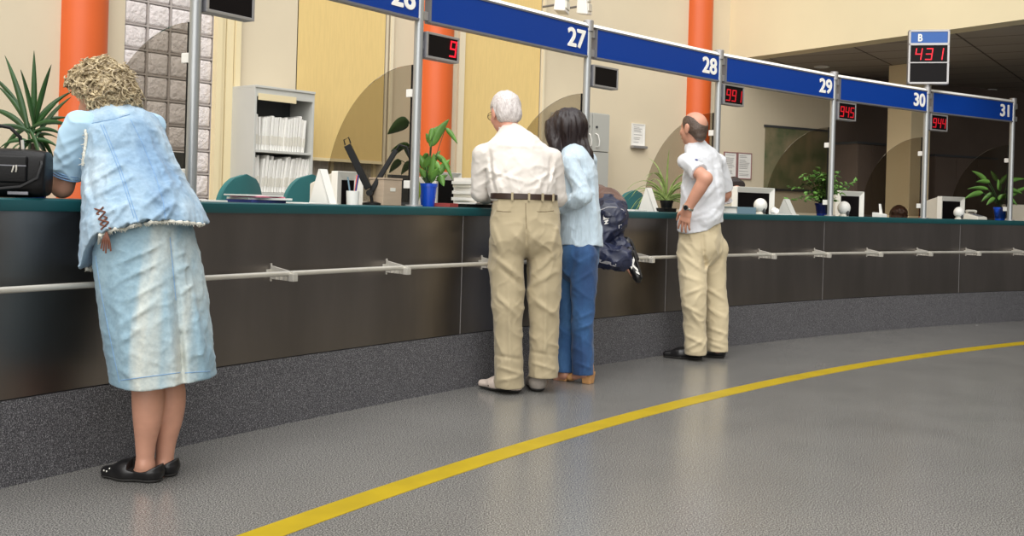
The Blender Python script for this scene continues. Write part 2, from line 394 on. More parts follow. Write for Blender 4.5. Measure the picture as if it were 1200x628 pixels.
# ------------------------------------------------------------------ the setting
mb = MB(); mb.box(-14,24,-8,26,-.1,0); struct(mb.build('floor', M['floor']))
mb = MB(); mb.arc([(-1.195,.0004),(-1.073,.0004),(-1.073,.0016),(-1.195,.0016)], -1.45, .1, 160)
struct(mb.build('floor_marking', M['yellow']), 'yellow painted line curving across the grey floor', 'floor line')
TW = lambda px: thpx(px, 150, RW)
def wall_piece(mb, p0, p1, z0=0., z1=5.2, d0=RW, d1=RW+.25, n=14):
    mb.arc([(d0,z0),(d1,z0),(d1,z1),(d0,z1)], p0, p1, n)
zsill = hit(390,186,RW).z
gb0, gb1 = TW(143), TW(248); b10, b11 = TW(345), TW(450); b20, b21 = TW(541), TW(632); fas = TW(852); dk = TW(976)
mb = MB(); wall_piece(mb, -1.7, gb0, n=30); wall_piece(mb, TW(275), b10); wall_piece(mb, b11, b20); 
mb.mi = 0
wall_piece(mb, b21, fas)
wall_piece(mb, fas, dk, 0, 3.02)
for a, b in ((b10,b11),(b20,b21)):
    wall_piece(mb, a, b, 0, .85); wall_piece(mb, a, b, 4.2, 5.2)
wall_piece(mb, gb0, gb1, 0, .95); wall_piece(mb, gb0, gb1, 4.2, 5.2)
struct(mb.build('wall_back', M['wall'], smooth=True))
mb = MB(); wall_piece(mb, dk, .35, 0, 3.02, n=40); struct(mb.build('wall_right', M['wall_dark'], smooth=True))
# cream window surround right of the glass blocks
mb = MB()
for a, b, dd in ((248,254,.05),(255.5,259,.03),(260,268,.04),(269,275,.06)):
    mb.arc([(RW-dd,0),(RW+.2,0),(RW+.2,5.2),(RW-dd,5.2)], TW(a), TW(b), 3)
mb.arc([(RW,0),(RW+.25,0),(RW+.25,5.2),(RW,5.2)], TW(247.5), TW(275), 4)
struct(mb.build('trim_1', M['cream']))
mb = MB(); mb.arc([(RW-.012,0),(RW+.02,0),(RW+.02,5.2),(RW-.012,5.2)], TW(276.6), TW(277.4), 2)
mb.arc([(RW-.012,0),(RW+.02,0),(RW+.02,5.2),(RW-.012,5.2)], TW(452.3), TW(453.0), 2)
struct(mb.build('trim_2', mat('joint_shadow_gap',(132,120,102),.8)))  # thin dark upright lines beside the window surround and the first blind
for a, b in ((453.3,456.5),(532,541),(632,634),(836,842)):
    pass
mb = MB()
for a, b in ((453.3,456.5),(534,540.5),(632.3,634.5)):
    mb.arc([(RW-.03,0),(RW+.02,0),(RW+.02,5.2),(RW-.03,5.2)], TW(a), TW(b), 3)
struct(mb.build('trim_3', M['wall_pale']))
# glass block window
RB = .19
arcL = (gb1-gb0)*(RC+RW); nb = max(1, round(arcL/RB)); st = (gb1-gb0)/nb
wroot = bpy.data.objects.new('window_1', None); COL.objects.link(wroot); struct(wroot)
z_ref = hit(190, 33.4, RW).z; k0 = math.ceil((z_ref-.95)/RB)
mb = MB(); mg = MB(); zb = z_ref - k0*RB
jw = .007
for i in range(nb+1):
    t = gb0 + st*i; dth = jw/(RC+RW)
    mg.arc([(RW+.005,.94),(RW+.085,.94),(RW+.085,4.22),(RW+.005,4.22)], t-dth, t+dth, 1)
r = 0
while zb + RB*r < 4.2:
    z = zb + RB*r
    mg.arc([(RW+.006,z-jw),(RW+.084,z-jw),(RW+.084,z+jw),(RW+.006,z+jw)], gb0, gb1, nb*2)
    for i in range(nb):
        c = P(gb0+st*(i+.5), RW+.045, z+RB/2)
        mtx = Matrix.Translation(c) @ Matrix.Rotation(rz(c),4,'Z')
        wx = st*(RC+RW)/2 - jw
        mb.rbox(-wx, wx, -.038, .038, -RB/2+jw, RB/2-jw, .022, 3, mtx)
    r += 1
struct(mg.build('window_frame', M['mortar'], wroot)); mb.build('glass_blocks', M['block'], wroot, smooth=True)
# two blinds in their windows
def blind_window(n, a, b, zlow, label):
    root = bpy.data.objects.new('window_%d' % n, None); COL.objects.link(root); struct(root)
    m1 = MB(); m1.arc([(RW+.14,.85),(RW+.15,.85),(RW+.15,4.2),(RW+.14,4.2)], a, b, 10); m1.build('pane', M['backstone'], root)
    m2 = MB()
    fw = .035/(RC+RW)
    for t0, t1 in ((a,a+fw),(b-fw,b),((a+b)/2-fw/2,(a+b)/2+fw/2)):
        m2.arc([(RW+.11,.85),(RW+.16,.85),(RW+.16,4.2),(RW+.11,4.2)], t0, t1, 1)
    m2.arc([(RW-.01,.85),(RW+.2,.85),(RW+.2,.88),(RW-.01,.88)], a, b, 10)
    m2.build('window_frame', M['cream'], root)
    c = P((a+b)/2, RW, zlow)
    rt = thing('roller_blind', label, 'blind', c, 0)
    def loc(mb): mb.v = [tuple(Vector(v)-c) for v in mb.v]; return mb
    f = MB(); f.arc([(RW+.004,zlow),(RW+.007,zlow),(RW+.007,4.3),(RW+.004,4.3)], a+.0006, b-.0006, 12); loc(f).build('blind_fabric', M['blind'], rt)
    f = MB(); f.arc([(RW-.004,zlow-.025),(RW+.014,zlow-.025),(RW+.014,zlow+.004),(RW-.004,zlow+.004)], a+.0006, b-.0006, 12); loc(f).build('bottom_bar', M['cream'], rt)
blind_window(2, b10, b11, zsill, 'yellow roller blind ending above a grey strip of window behind the grey cabinet')
blind_window(3, b20, b21, .9, 'yellow roller blind behind the white-haired man, right of an orange column')
# orange columns against the wall
for px, lab in ((95,'orange round column behind the curly-haired woman at the left'),(510,'orange round column behind the potted plant and post of counter 26'),(816.5,'orange round column behind the balding man in a white polo')):
    v = hit(px, 110, RW); v.z = 0
    mb = MB(); mb.lathe([(.175,0),(.175,5.2)], n=64)
    o = mb.build('column', M['orange'], smooth=True, loc=v); struct(o, lab, 'column')
# mezzanine: fascia wall, soffit
A0 = P(fas, RW+.02, 0); B0 = Vector((4.9,10.0,0)); dr = (B0-A0).normalized(); E0 = A0 + dr*14
nrm = Vector((dr.y,-dr.x,0));  nrm = nrm if nrm.x > 0 else -nrm
zm = 3.0
mb = MB(); mb.hexa([A0+Vector((0,0,zm)),E0+Vector((0,0,zm)),E0+nrm*.25+Vector((0,0,zm)),A0+nrm*.25+Vector((0,0,zm))],
                   [A0+Vector((0,0,5.2)),E0+Vector((0,0,5.2)),E0+nrm*.25+Vector((0,0,5.2)),A0+nrm*.25+Vector((0,0,5.2))])
struct(mb.build('wall_upper', M['fascia']))
poly = [A0+nrm*.001, E0+nrm*.001, Vector((24,E0.y,0)), Vector((24,24,0))] + [P(t, RW+.2, 0) for t in np.linspace(.35, fas, 20)]
poly = [Vector((p.x,p.y,zm+.002)) for p in poly]
mb = MB(); mb.prism(poly, .2, (0,0,1)); struct(mb.build('ceiling', M['tile']))
# square column under the mezzanine
c = W(1062, 250, 13.4); c.z = 0
mb = MB(); s_ = .185; mb.box(-s_,s_,-s_,s_,0,zm)
o = mb.build('column', mat('column_paint',(226,208,170),.7,noise=(1,.04)), bevel=.008, loc=c, rotz=math.radians(30)); struct(o, 'square cream column rising behind counter 30', 'column')
# low dark partition seen in the shade at the right
for i, (pa, pb, zt, lab) in enumerate(((1000,1034,2.02,'dark cabinet standing in the shade left of the square column'),(1092,1165,1.92,'long dark cabinet standing in the shade right of the square column'))):
    ta, tb = thpx(pa,200,RW-.4), thpx(pb,200,RW-.4); c = P((ta+tb)/2, RW-.25, 0); w = (tb-ta)*(RC+RW-.4)/2
    rt = thing('storage_cabinet', lab, 'cabinet', c, rz(c))
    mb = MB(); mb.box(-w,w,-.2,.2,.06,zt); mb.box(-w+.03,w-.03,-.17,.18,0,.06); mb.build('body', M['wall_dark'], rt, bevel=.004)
    mb = MB(); mb.box(-w-.01,w+.01,-.22,.2,zt,zt+.03); mb.build('top_board', M['grey_dark'], rt)
    nd = max(2, round(2*w/.45))
    for k in range(nd):
        x0 = -w + 2*w*k/nd
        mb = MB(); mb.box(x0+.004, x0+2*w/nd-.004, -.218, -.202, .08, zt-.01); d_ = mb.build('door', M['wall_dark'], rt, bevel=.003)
        mb = MB(); mb.tube([(x0+.05,-.215,1.0),(x0+.05,-.24,1.0),(x0+.05,-.24,1.12),(x0+.05,-.215,1.12)], .005, 8); mb.build('handle', M['chrome'], d_)

# ------------------------------------------------------------------ the long curved counter
TC = lambda px, py=300: thpx(px, py, 0)
base = P(TC(600), 0, 0)
ctr = thing('service_counter', 'long curved service counter with dark steel front and teal top', 'counter', base)
def cb(mb, name, m, parent=None, **k):
    mb.v = [tuple(Vector(v)-base) for v in mb.v]; return mb.build(name, m, parent or ctr, **k)
T0, T1 = -1.5, .02
mb = MB(); mb.arc([(-.03,1.0185),(-.026,1.0125),(.36,1.0125),(.36,1.06),(-.024,1.06),(-.03,1.054)], T0, T1, 220); cb(mb, 'countertop', M['teal'], smooth=True)
mb = MB(); mb.arc([(0.0,0),(.12,0),(.12,.318),(0.0,.318)], T0, T1, 220); cb(mb, 'plinth', M['plinth'], smooth=True)
mb = MB(); mb.arc([(.012,.3),(.1,.3),(.1,1.0125),(.012,1.0125)], T0, T1, 220); cb(mb, 'carcass', M['grey_dark'], smooth=True)
mb = MB(); mb.arc([(.32,0),(.35,0),(.35,1.0125),(.32,1.0125)], T0, T1, 120); cb(mb, 'back_panel', M['grey_metal'], smooth=True)
mb = MB(); mb.arc([(.1,.70),(1.2,.70),(1.2,.73),(.1,.73)], T0, T1, 120)
s0 = TC(541.6); ss = 2.184/RC; seams = [s0 + ss*k for k in range(-5, 7)]
for k in range(len(seams)-1):
    a, b = max(seams[k],T0), min(seams[k+1],T1)
    if b <= a: continue
    mb = MB(); mb.arc([(0,.3235),(.012,.3235),(.012,1.0125),(0,1.0125)], a+.0001, b-.0001, 24); cb(mb, 'front_panel', M['steel'], smooth=True)
    if k: 
        mb = MB(); mb.arc([(-.002,.3235),(.01,.3235),(.01,1.0125),(-.002,1.0125)], a-.00006, a+.00006, 1); cb(mb, 'seam_strip', M['silver'])
# rail and brackets
zr = hit(346, 320, -.13).z
prof = [(-.13+.009*math.cos(x), zr+.012*math.sin(x)) for x in np.linspace(0,2*PI,12,endpoint=False)]
mb = MB(); mb.arc(prof, T0, T1, 260); cb(mb, 'handrail', M['chrome'], smooth=True)
bs = .8095/RC; bth = TC(317,323)
for k in range(-3, 16):
    t = bth + bs*k
    if t > T1: continue
    o0 = P(t,0,zr); mtx = Matrix.Translation(o0) @ Matrix.Rotation(rz(o0),4,'Z')
    mb = MB(); mb.box(-.004,.004,-.008,0.0,-.045,.04,mtx); mb.box(-.03,.03,-.004,0.0,-.012,.012,mtx)
    mb.hexa([mtx@Vector(p) for p in ((-.006,-.006,-.034),(.006,-.006,-.034),(.006,-.16,-.036),(-.006,-.16,-.036))],[mtx@Vector(p) for p in ((-.006,-.006,.030),(.006,-.006,.030),(.006,-.16,.006),(-.006,-.16,.006))])
    for q in range(4): mb.box(-.014,.014,-.05-.03*q,-.044-.03*q,-.034,-.006,mtx)
    mb.box(-.016,.016,-.165,-.135,-.036,.0,mtx)
    cb(mb, 'rail_bracket', M['chrome'], bevel=.002)

# ------------------------------------------------------------------ posts, number boards, displays, screens
PD = .1161
ppx = [(223,236),(485,240),(683.3,245),(837.5,250),(972.6,253),(1082,256),(1183,259)]
pv = []
for px, py in ppx:
    v = hit(px, py, PD); v.z = 0; pv.append(v)
M['white_gloss'] = mat('white_enamel', (250,248,242), .3)
nums = ['25','26','27','28','29','30','31']
TOPZ = 2.365
for i, v in enumerate(pv):
    lab = 'slim grey post carrying number boards, right end of board %s' % nums[i]
    if i == 0: lab = 'slim grey post beside the curly-haired woman, nearest of the posts'
    if i == 5: lab = 'slim grey post carrying the large 431 display, right end of board 30'
    rt = thing('sign_post', lab, 'post', (v.x,v.y,H), rz(v), 'posts along the counter')
    mb = MB(); mb.cyl((0,0,.006),(0,0,TOPZ-H-.01),.0258,n=32); mb.build('pole', M['pole'], rt, smooth=True)
    mb = MB(); mb.lathe([(.037,TOPZ-H-.075),(.037,TOPZ-H-.004),(.033,TOPZ-H),],n=32); mb.build('cap', M['silver'], rt, smooth=True)
    mb = MB(); mb.lathe([(.05,0),(.05,.006),(.046,.008)],n=32); mb.build('base_flange', M['silver'], rt, smooth=True)
    for z0_, z1_ in ((1.06,1.11),(1.19,1.25)):
        mb = MB(); mb.box(.02,.066,-.012,.012,z0_,z1_); mb.build('board_bracket', M['silver'], rt, bevel=.002)
    # smoked quarter-circle screen standing at a right angle behind the post
    r = .70; zc = 1.04
    rt2 = thing('glass_screen', ('smoked quarter-circle glass screen behind the post at the end of board %s' % nums[i]) if i else 'smoked quarter-circle glass screen behind the curly-haired woman, in front of the glass blocks', 'glass screen', (v.x,v.y,H), rz(v), 'quarter-circle screens')
    pts = [(0,.045,.02)] + [(0,.045+r*math.sin(a)*.98,.02+r*1.12*math.cos(a)) for a in np.linspace(0,PI/2,28)]
    mb = MB(); mb.prism([Vector(p)-Vector((.003,0,0)) for p in pts], .006, (1,0,0)); mb.build('pane', M['tint'], rt2)
    mb = MB(); mb.box(-.005,.005,.037,.045,.02,.02+r*1.12); mb.build('edge_strip', M['black'], rt2)
    for zz in (.1,.62):
        mb = MB(); mb.box(-.012,.012,.0262,.075,zz,zz+.045); mb.build('clip', M['white'], rt2, bevel=.003)
zt, zb_ = 2.318, 2.112
# board before the first post runs out of the picture
pm1 = P(TH(pv[0]) - 1.59/(RC+PD), PD, 0)
allp = [pm1] + pv
for i in range(len(allp)-1):
    a, b = allp[i], allp[i+1]; d = (b-a); L = d.length; ang = math.atan2(d.y, d.x); c = (a+b)/2
    n = nums[i]
    rt = thing('number_board', 'blue counter board with white number %s at its right end' % n if i else 'blue counter board left of the nearest post, mostly above the picture', 'sign', (c.x,c.y,zb_), ang, 'blue boards over the counter')
    x0, x1 = -L/2+.075, L/2-.03; h = zt-zb_
    mb = MB(); mb.box(x0,x1,-.02,.02,.006,h-.006); mb.build('panel', M['blue'], rt)
    mb = MB(); mb.box(x0-.006,x1+.004,-.024,.024,-.004,.008); mb.box(x0-.006,x1+.004,-.024,.024,h-.008,h+.002); mb.box(x0-.008,x0,-.024,.024,0,h); mb.build('frame', M['grey_frame'], rt)
    mb = MB(); mb.hexa([Vector(p) for p in ((x0-.05,-.026,h+.003),(x1+.01,-.026,h+.003),(x1+.01,.026,h+.003),(x0-.05,.026,h+.003))],[Vector(p) for p in ((x0-.05,-.002,h+.027),(x1+.01,-.002,h+.027),(x1+.01,.002,h+.027),(x0-.05,.002,h+.027))]); mb.build('top_rail', M['white_gloss'], rt)
    text_obj('number', n, .172, M['white_gloss'], rt, (x1-.132,-.0215,h/2-.002), (PI/2,0,0), .002, .005, sx=1.18)
# hanging displays
led = [(0,'',1),(1,'9',0),(2,'',1),(3,'991',0),(4,'945',0),(5,'944',0)]
dnames = ['blank ticket display hanging right of the nearest post','ticket display showing a red 9 beside the orange column','blank ticket display right of the post of board 27','small red ticket display under board 29, showing 991','small red ticket display under board 30','small red ticket display under board 31']
for (i, txt, off), lab in zip(led, dnames):
    v = pv[i]; r0 = rz(v); w, h = (.285,.15) if i < 3 else (.28,.165)
    top = [2.035,2.055,2.065,2.10,2.10,2.10][i]
    zt_ = top - h
    if i == 0: zt_ = hit(250,17,PD).z
    rt = thing('ticket_display', lab, 'display', (v.x,v.y,zt_), r0, 'ticket number displays')
    x0 = .03
    mb = MB(); mb.box(x0,x0+w,-.03,.03,0,h); mb.build('housing', M['grey_frame'], rt, bevel=.004)
    mb = MB(); t = .014
    mb.box(x0,x0+w,-.038,-.03,0,t); mb.box(x0,x0+w,-.038,-.03,h-t,h); mb.box(x0,x0+t,-.038,-.03,t,h-t); mb.box(x0+w-t,x0+w,-.038,-.03,t,h-t); mb.build('bezel', M['silver'], rt, bevel=.002)
    mb = MB(); mb.box(x0+t,x0+w-t,-.033,-.03,t,h-t); mb.build('screen', M['screen'], rt)
    if txt:
        mb = MB(); dw = .056; dh = .095
        n_ = len(txt); xs = x0+w-.03-n_*dw-(n_-1)*.02 if n_ == 1 else x0+.03
        led_digits(mb, txt, xs, .030, dw, dh, .009, -.0335, .022); mb.build('digits', M['led'] if n_ == 1 else M['leddim'], rt)
    mb = MB(); mb.box(-.02,x0+.005,-.012,.012,h*.35,h*.65); mb.build('mounting_bracket', M['silver'], rt)
# large display on the sixth post
v = pv[5]; 
rt = thing('queue_display', 'tall ticket display reading 431 under a blue plate marked B', 'display', (v.x,v.y,TOPZ), math.radians(-14))
w, h = .19, .535; z0 = .02
mb = MB(); mb.box(-w,w,-.05,.05,z0,z0+h); mb.build('housing', M['grey_frame'], rt, bevel=.005)
mb = MB(); t = .02; zs = z0+h*.735
for a in ((-w,w,z0,z0+t),(-w,w,z0+h-t,z0+h),(-w,-w+t,z0,z0+h),(w-t,w,z0,z0+h),(-w,w,zs-.012,zs+.012),(-w,w,z0+.205,z0+.217)): mb.box(a[0],a[1],-.06,-.05,a[2],a[3])
mb.build('bezel', M['silver'], rt, bevel=.002)
mb = MB(); mb.box(-w+t,w-t,-.053,-.05,z0+t,zs-.012); mb.build('screen', M['screen'], rt)
mb = MB(); mb.box(-w+t,w-t,-.055,-.05,zs+.012,z0+h-t); pl = mb.build('header_plate', mat('header_blue',(24,84,160),.4), rt)
text_obj('letter', 'B', .10, M['white'], rt, (-.085,-.0565,zs+.06), (PI/2,0,0), .002, .003, sx=.8)
mb = MB(); led_digits(mb, '431', -.132, z0+.238, .062, .115, .009, -.0535, .036); mb.build('digits', M['led'], rt)
mb = MB(); mb.cyl((0,0,0),(0,0,.022),.03); mb.build('post_clamp', M['silver'], rt, smooth=True)
# two white lamp boxes held off the wall above post 27
for px, py, lab, tl in ((658,5,'white lamp box above board 27, left one of the pair',.12),(684,7,'white lamp box above the post of board 27, right one of the pair',-.1)):
    c = hit(px, py, RW-.42)
    rt = thing('flood_lamp', lab, 'lamp', c, rz(c)+.5, 'white lamp boxes on the wall')
    mb = MB(); mb.hexa([Vector((-.085,-.07,-.1)),Vector((.085,-.07,-.1)),Vector((.085,.06,-.085)),Vector((-.085,.06,-.085))],[Vector((-.075,-.05,.12)),Vector((.075,-.05,.12)),Vector((.075,.05,.12)),Vector((-.075,.05,.12))]); o = mb.build('housing', M['white'], rt, bevel=.012)
    o.rotation_euler = (0, tl, 0)
    mb = MB(); mb.box(-.06,.06,-.078,-.05,-.06,.02); mb.box(-.05,.05,-.072,-.05,.04,.07); o2 = mb.build('louvre', M['offwhite'], rt, bevel=.004); o2.rotation_euler = (0,tl,0)
    mb = MB(); mb.cyl((0,.04,0),(.10,.24,.0),.012); mb.build('bracket', M['grey_frame'], rt, smooth=True)
# recessed lights
for px, py, lab in ((963,78,'round recessed ceiling light above board 29'),(1160,105,'round recessed ceiling light above board 31')):
    a, b = ray(px,py); Z = (zm-HC)/(-b); c = Vector((a*Z,Z,zm))
    rt = thing('ceiling_light', lab, 'ceiling light', c, 0, 'recessed ceiling lights')
    mb = MB(); mb.lathe([(.1,-.0),(.1,-.012),(.075,-.012),(.07,.0)],n=32,closed=True); mb.build('trim_ring', M['white'], rt, smooth=True)
    mb = MB(); mb.lathe([(.072,-.004),(.072,-.001)],n=32); mb.build('lens', M['offwhite'], rt)
# ------------------------------------------------------------------ distance-field modelling for people and clothes
def vnoise(p, seed=0):
    """smooth value noise in -1..1 for an (N,3) array"""
    i = np.floor(p).astype(np.int64); f = (p - i).astype(np.float32); f = f*f*(3-2*f)
    def h(o):
        q = i + np.array(o)
        n = (q[:,0]*73856093) ^ (q[:,1]*19349663) ^ (q[:,2]*83492791) ^ (seed*2654435)
        n = (n ^ (n >> 13))*1274126177 & 0x7fffffff
        return ((n ^ (n >> 16)) & 0xffff).astype(np.float32)/32767.5 - 1
    x, y, z = f[:,0], f[:,1], f[:,2]
    def L(a, b, t): return a + (b-a)*t
    return L(L(L(h((0,0,0)),h((1,0,0)),x), L(h((0,1,0)),h((1,1,0)),x), y), L(L(h((0,0,1)),h((1,0,1)),x), L(h((0,1,1)),h((1,1,1)),x), y), z)
class Prim:
    def __init__(s, a, b, ra, rb, x=(1,0,0), cap=None, k=.02):
        s.a = np.array(a, dtype=np.float32); s.b = np.array(b, dtype=np.float32)
        s.ra = np.array(ra if hasattr(ra,'__len__') else (ra,ra), dtype=np.float32); s.rb = np.array(rb if hasattr(rb,'__len__') else (rb,rb), dtype=np.float32)
        s.cap = cap; s.k = k
        w = s.b - s.a; s.L = float(np.linalg.norm(w)); s.w = w/s.L if s.L > 1e-5 else np.array((0,0,1), dtype=np.float32)
        x = np.array(x, dtype=np.float32); x = x - s.w*x.dot(s.w); n = np.linalg.norm(x)
        if n < 1e-4: x = np.array((0,1,0), dtype=np.float32); x = x - s.w*x.dot(s.w); n = np.linalg.norm(x)
        s.x = x/n; s.y = np.cross(s.w, s.x)
    def bounds(s):
        r = max(*s.ra, *s.rb, s.cap or 0); return np.minimum(s.a,s.b)-r, np.maximum(s.a,s.b)+r
    def ev(s, p):
        q = p - s.a; u = q @ s.w
        t = np.clip(u/s.L, 0, 1) if s.L > 1e-5 else np.zeros(len(p), np.float32)
        rx = s.ra[0] + (s.rb[0]-s.ra[0])*t; ry = s.ra[1] + (s.rb[1]-s.ra[1])*t
        rw = np.float32(s.cap) if s.cap else np.minimum(rx, ry)
        X = q @ s.x; Y = q @ s.y; Wd = u - t*s.L
        k0 = np.sqrt((X/rx)**2 + (Y/ry)**2 + (Wd/rw)**2); k1 = np.sqrt((X/rx**2)**2 + (Y/ry**2)**2 + (Wd/rw**2)**2)
        return np.where(k1 < 1e-6, -np.minimum(rx,ry), k0*(k0-1)/np.maximum(k1,1e-6))
def crom(v, sub):
    """Catmull-Rom through the rows of v"""
    v = np.array(v, dtype=np.float32); n = len(v); out = []
    if n == 2: sub = 1
    for i in range(n-1):
        p0, p1, p2, p3 = v[max(i-1,0)], v[i], v[i+1], v[min(i+2,n-1)]
        for j in range(sub):
            t = j/sub; out.append(.5*((2*p1) + (p2-p0)*t + (2*p0-5*p1+4*p2-p3)*t*t + (3*p1-p0-3*p2+p3)*t**3))
    out.append(v[-1]); return np.array(out)
class ChainP:
    """a limb or trunk: elliptical sections swept along a smooth curve"""
    def __init__(s, pts, rr, x=(1,0,0), k=.02, sub=4, cap=None):
        rr = [(q if hasattr(q,'__len__') else (q,q)) for q in rr]
        m = crom([tuple(p)+tuple(q) for p, q in zip(pts, rr)], sub); s.k = k
        s.seg = [Prim(m[i,:3], m[i+1,:3], m[i,3:], m[i+1,3:], x, cap, k) for i in range(len(m)-1)]
    def bounds(s):
        b = [p.bounds() for p in s.seg]; return np.min([q[0] for q in b],0), np.max([q[1] for q in b],0)
    def ev(s, p):
        d = s.seg[0].ev(p)
        for q in s.seg[1:]: d = np.minimum(d, q.ev(p))
        return d
def pxof(p):
    """where points show in the photograph's frame (for laying creases onto cloth)"""
    ux = p[:,0]/p[:,1]*F; uy = (HC-p[:,2])/p[:,1]*F; c, q = math.cos(ROLL), math.sin(ROLL)
    return np.stack([600 + c*ux - q*uy, Y0 + q*ux + c*uy], -1)
class SDF:
    def __init__(s): s.u = []; s.post = []
    def precut(s, o, n): n = Vector(n).normalized(); s.u.append(('cut', np.array(o,dtype=np.float32), np.array(n,dtype=np.float32))); return s
    def precutf(s, fn): s.u.append(('cutf', fn)); return s
    def crease(s, zc, *lines):
        """creases on the side towards the hall (nearer than depth zc): lines of ((px,py),(px,py),height,width in px)"""
        s.post.append(('crease', zc, lines)); return s
    def ridge(s, scale, amp, seed=0, rot=0., pw=3): s.post.append(('ridge', np.array(scale,dtype=np.float32), amp, seed, rot, pw)); return s
    def cone(s, a, b, ra, rb, x=(1,0,0), cap=None, k=.02): s.u.append(Prim(a,b,ra,rb,x,cap,k)); return s
    def ell(s, c, r, x=(1,0,0), up=None, k=.02):
        """ellipsoid radii (rx, ry, rz); up is its z axis"""
        c = Vector(c); w = Vector(up or (0,0,1)).normalized()*1e-4*0.9
        p = Prim(c, c, (r[0],r[1]), (r[0],r[1]), x, r[2], k)
        if up is not None:
            p.w = np.array(Vector(up).normalized(), dtype=np.float32); xx = np.array(x, dtype=np.float32); xx = xx - p.w*xx.dot(p.w); p.x = xx/np.linalg.norm(xx); p.y = np.cross(p.w, p.x)
        s.u.append(p); return s
    def chain(s, pts, rr, k=.02, x=(1,0,0), cap=None):
        s.u.append(ChainP(pts, rr, x, k, 4 if len(pts) > 2 else 1, cap)); return s
    def noise(s, scale, amp, seed=0): s.post.append(('noise', np.array(scale, dtype=np.float32), amp, seed)); return s
    def fold(s, a, b, amp, w): s.post.append(('fold', np.array(a,dtype=np.float32), np.array(b,dtype=np.float32), amp, w)); return s
    def cut(s, o, n): n = Vector(n).normalized(); s.post.append(('cut', np.array(o,dtype=np.float32), np.array(n,dtype=np.float32))); return s
    def cutf(s, fn): s.post.append(('cutf', fn)); return s
    def sub(s, prim, k=.01): s.post.append(('sub', prim, k)); return s
    def mesh(s, name, m, root, h=.006, smooth=2, parent=None):
        pr = [p for p in s.u if not isinstance(p, tuple)]
        lo = np.min([p.bounds()[0] for p in pr],0) - .03; hi = np.max([p.bounds()[1] for p in pr],0) + .03
        n = np.ceil((hi-lo)/h).astype(int)+1
        ax = [lo[i] + h*np.arange(n[i], dtype=np.float32) for i in range(3)]
        d = np.full(n, .2, np.float32)
        def docut(d, op):
            if op[0] == 'cut':
                o, nn = op[1], op[2]
                pl = ((ax[0]-o[0])*nn[0])[:,None,None] + ((ax[1]-o[1])*nn[1])[None,:,None] + ((ax[2]-o[2])*nn[2])[None,None,:]
                return np.maximum(d, pl.astype(np.float32))
            X, Y, Z = ax[0][:,None,None], ax[1][None,:,None], ax[2][None,None,:]
            return np.maximum(d, op[1](X,Y,Z).astype(np.float32))
        for p in s.u:
            if isinstance(p, tuple): d = docut(d, p); continue
            bl, bh = p.bounds(); i0 = np.clip(np.floor((bl-.05-lo)/h).astype(int),0,n-1); i1 = np.clip(np.ceil((bh+.05-lo)/h).astype(int)+1,1,n)
            sl = tuple(slice(i0[i],i1[i]) for i in range(3))
            g = np.stack(np.meshgrid(*[ax[i][i0[i]:i1[i]] for i in range(3)], indexing='ij'),-1).reshape(-1,3).astype(np.float32)
            v = p.ev(g).reshape(d[sl].shape); o = d[sl]
            q = np.maximum(p.k-np.abs(o-v),0)/p.k; d[sl] = np.minimum(o,v) - q*q*p.k*.25
        msk = np.abs(d) < .045; ii = np.nonzero(msk); pts = np.stack([ax[i][ii[i]] for i in range(3)],-1).astype(np.float32); dv = d[ii]
        for op in s.post:
            if op[0] == 'noise': dv = dv + op[2]*vnoise(pts*op[1] + 57.3, op[3])
            elif op[0] == 'ridge':
                c_, q_ = math.cos(op[4]), math.sin(op[4]); rp = np.stack([pts[:,0]*c_+pts[:,2]*q_, pts[:,1], -pts[:,0]*q_+pts[:,2]*c_], -1)
                rp = rp*op[1] + 31.7; rp = rp + .5*vnoise(rp*.7+9, op[3]+5)[:,None]
                dv = dv - op[2]*((1-np.abs(vnoise(rp, op[3])))**op[5]-.3)
            elif op[0] == 'crease':
                P2 = pxof(pts); side = np.clip((op[1]-pts[:,1])/.03, 0, 1)
                for (ax_, ay_), (bx_, by_), amp, w in op[2]:
                    ab = np.array((bx_-ax_, by_-ay_)); q = P2 - np.array((ax_,ay_)); t = np.clip((q@ab)/ab.dot(ab),0,1); dd = np.linalg.norm(q-t[:,None]*ab,axis=1)/w
                    dv = dv - side*amp*np.exp(-dd*dd)*np.sin((t*.86+.07)*PI)**.6
            elif op[0] == 'fold':
                a, b, amp, w = op[1:]; ab = b-a; t = np.clip(((pts-a)@ab)/ab.dot(ab),0,1); dd = np.linalg.norm(pts-a-t[:,None]*ab,axis=1)
                dv = dv - amp*np.exp(-(dd/w)**2)*np.sin(np.clip(t*.9+.05,0,1)*PI)**.5
        d[ii] = dv
        for op in s.post:
            if op[0] in ('cut','cutf'): d = docut(d, op)
            elif op[0] == 'sub':
                p = op[1]; bl, bh = p.bounds(); i0 = np.clip(np.floor((bl-.02-lo)/h).astype(int),0,n-1); i1 = np.clip(np.ceil((bh+.02-lo)/h).astype(int)+1,1,n)
                sl = tuple(slice(i0[i],i1[i]) for i in range(3))
                if min(i1-i0) < 1: continue
                g = np.stack(np.meshgrid(*[ax[i][i0[i]:i1[i]] for i in range(3)], indexing='ij'),-1).reshape(-1,3).astype(np.float32)
                d[sl] = np.maximum(d[sl], -p.ev(g).reshape(d[sl].shape))
        v, f = nets(d, lo, h)
        v = relax(v, f, smooth)
        o = mesh_obj(name, v - np.array(root, dtype=np.float32), f, m)
        if parent is not None: o.parent = parent
        return o
OFF = np.array([(i,j,k) for i in (0,1) for j in (0,1) for k in (0,1)])
EDG = [(a,b) for a in range(8) for b in range(a+1,8) if np.abs(OFF[a]-OFF[b]).sum() == 1]
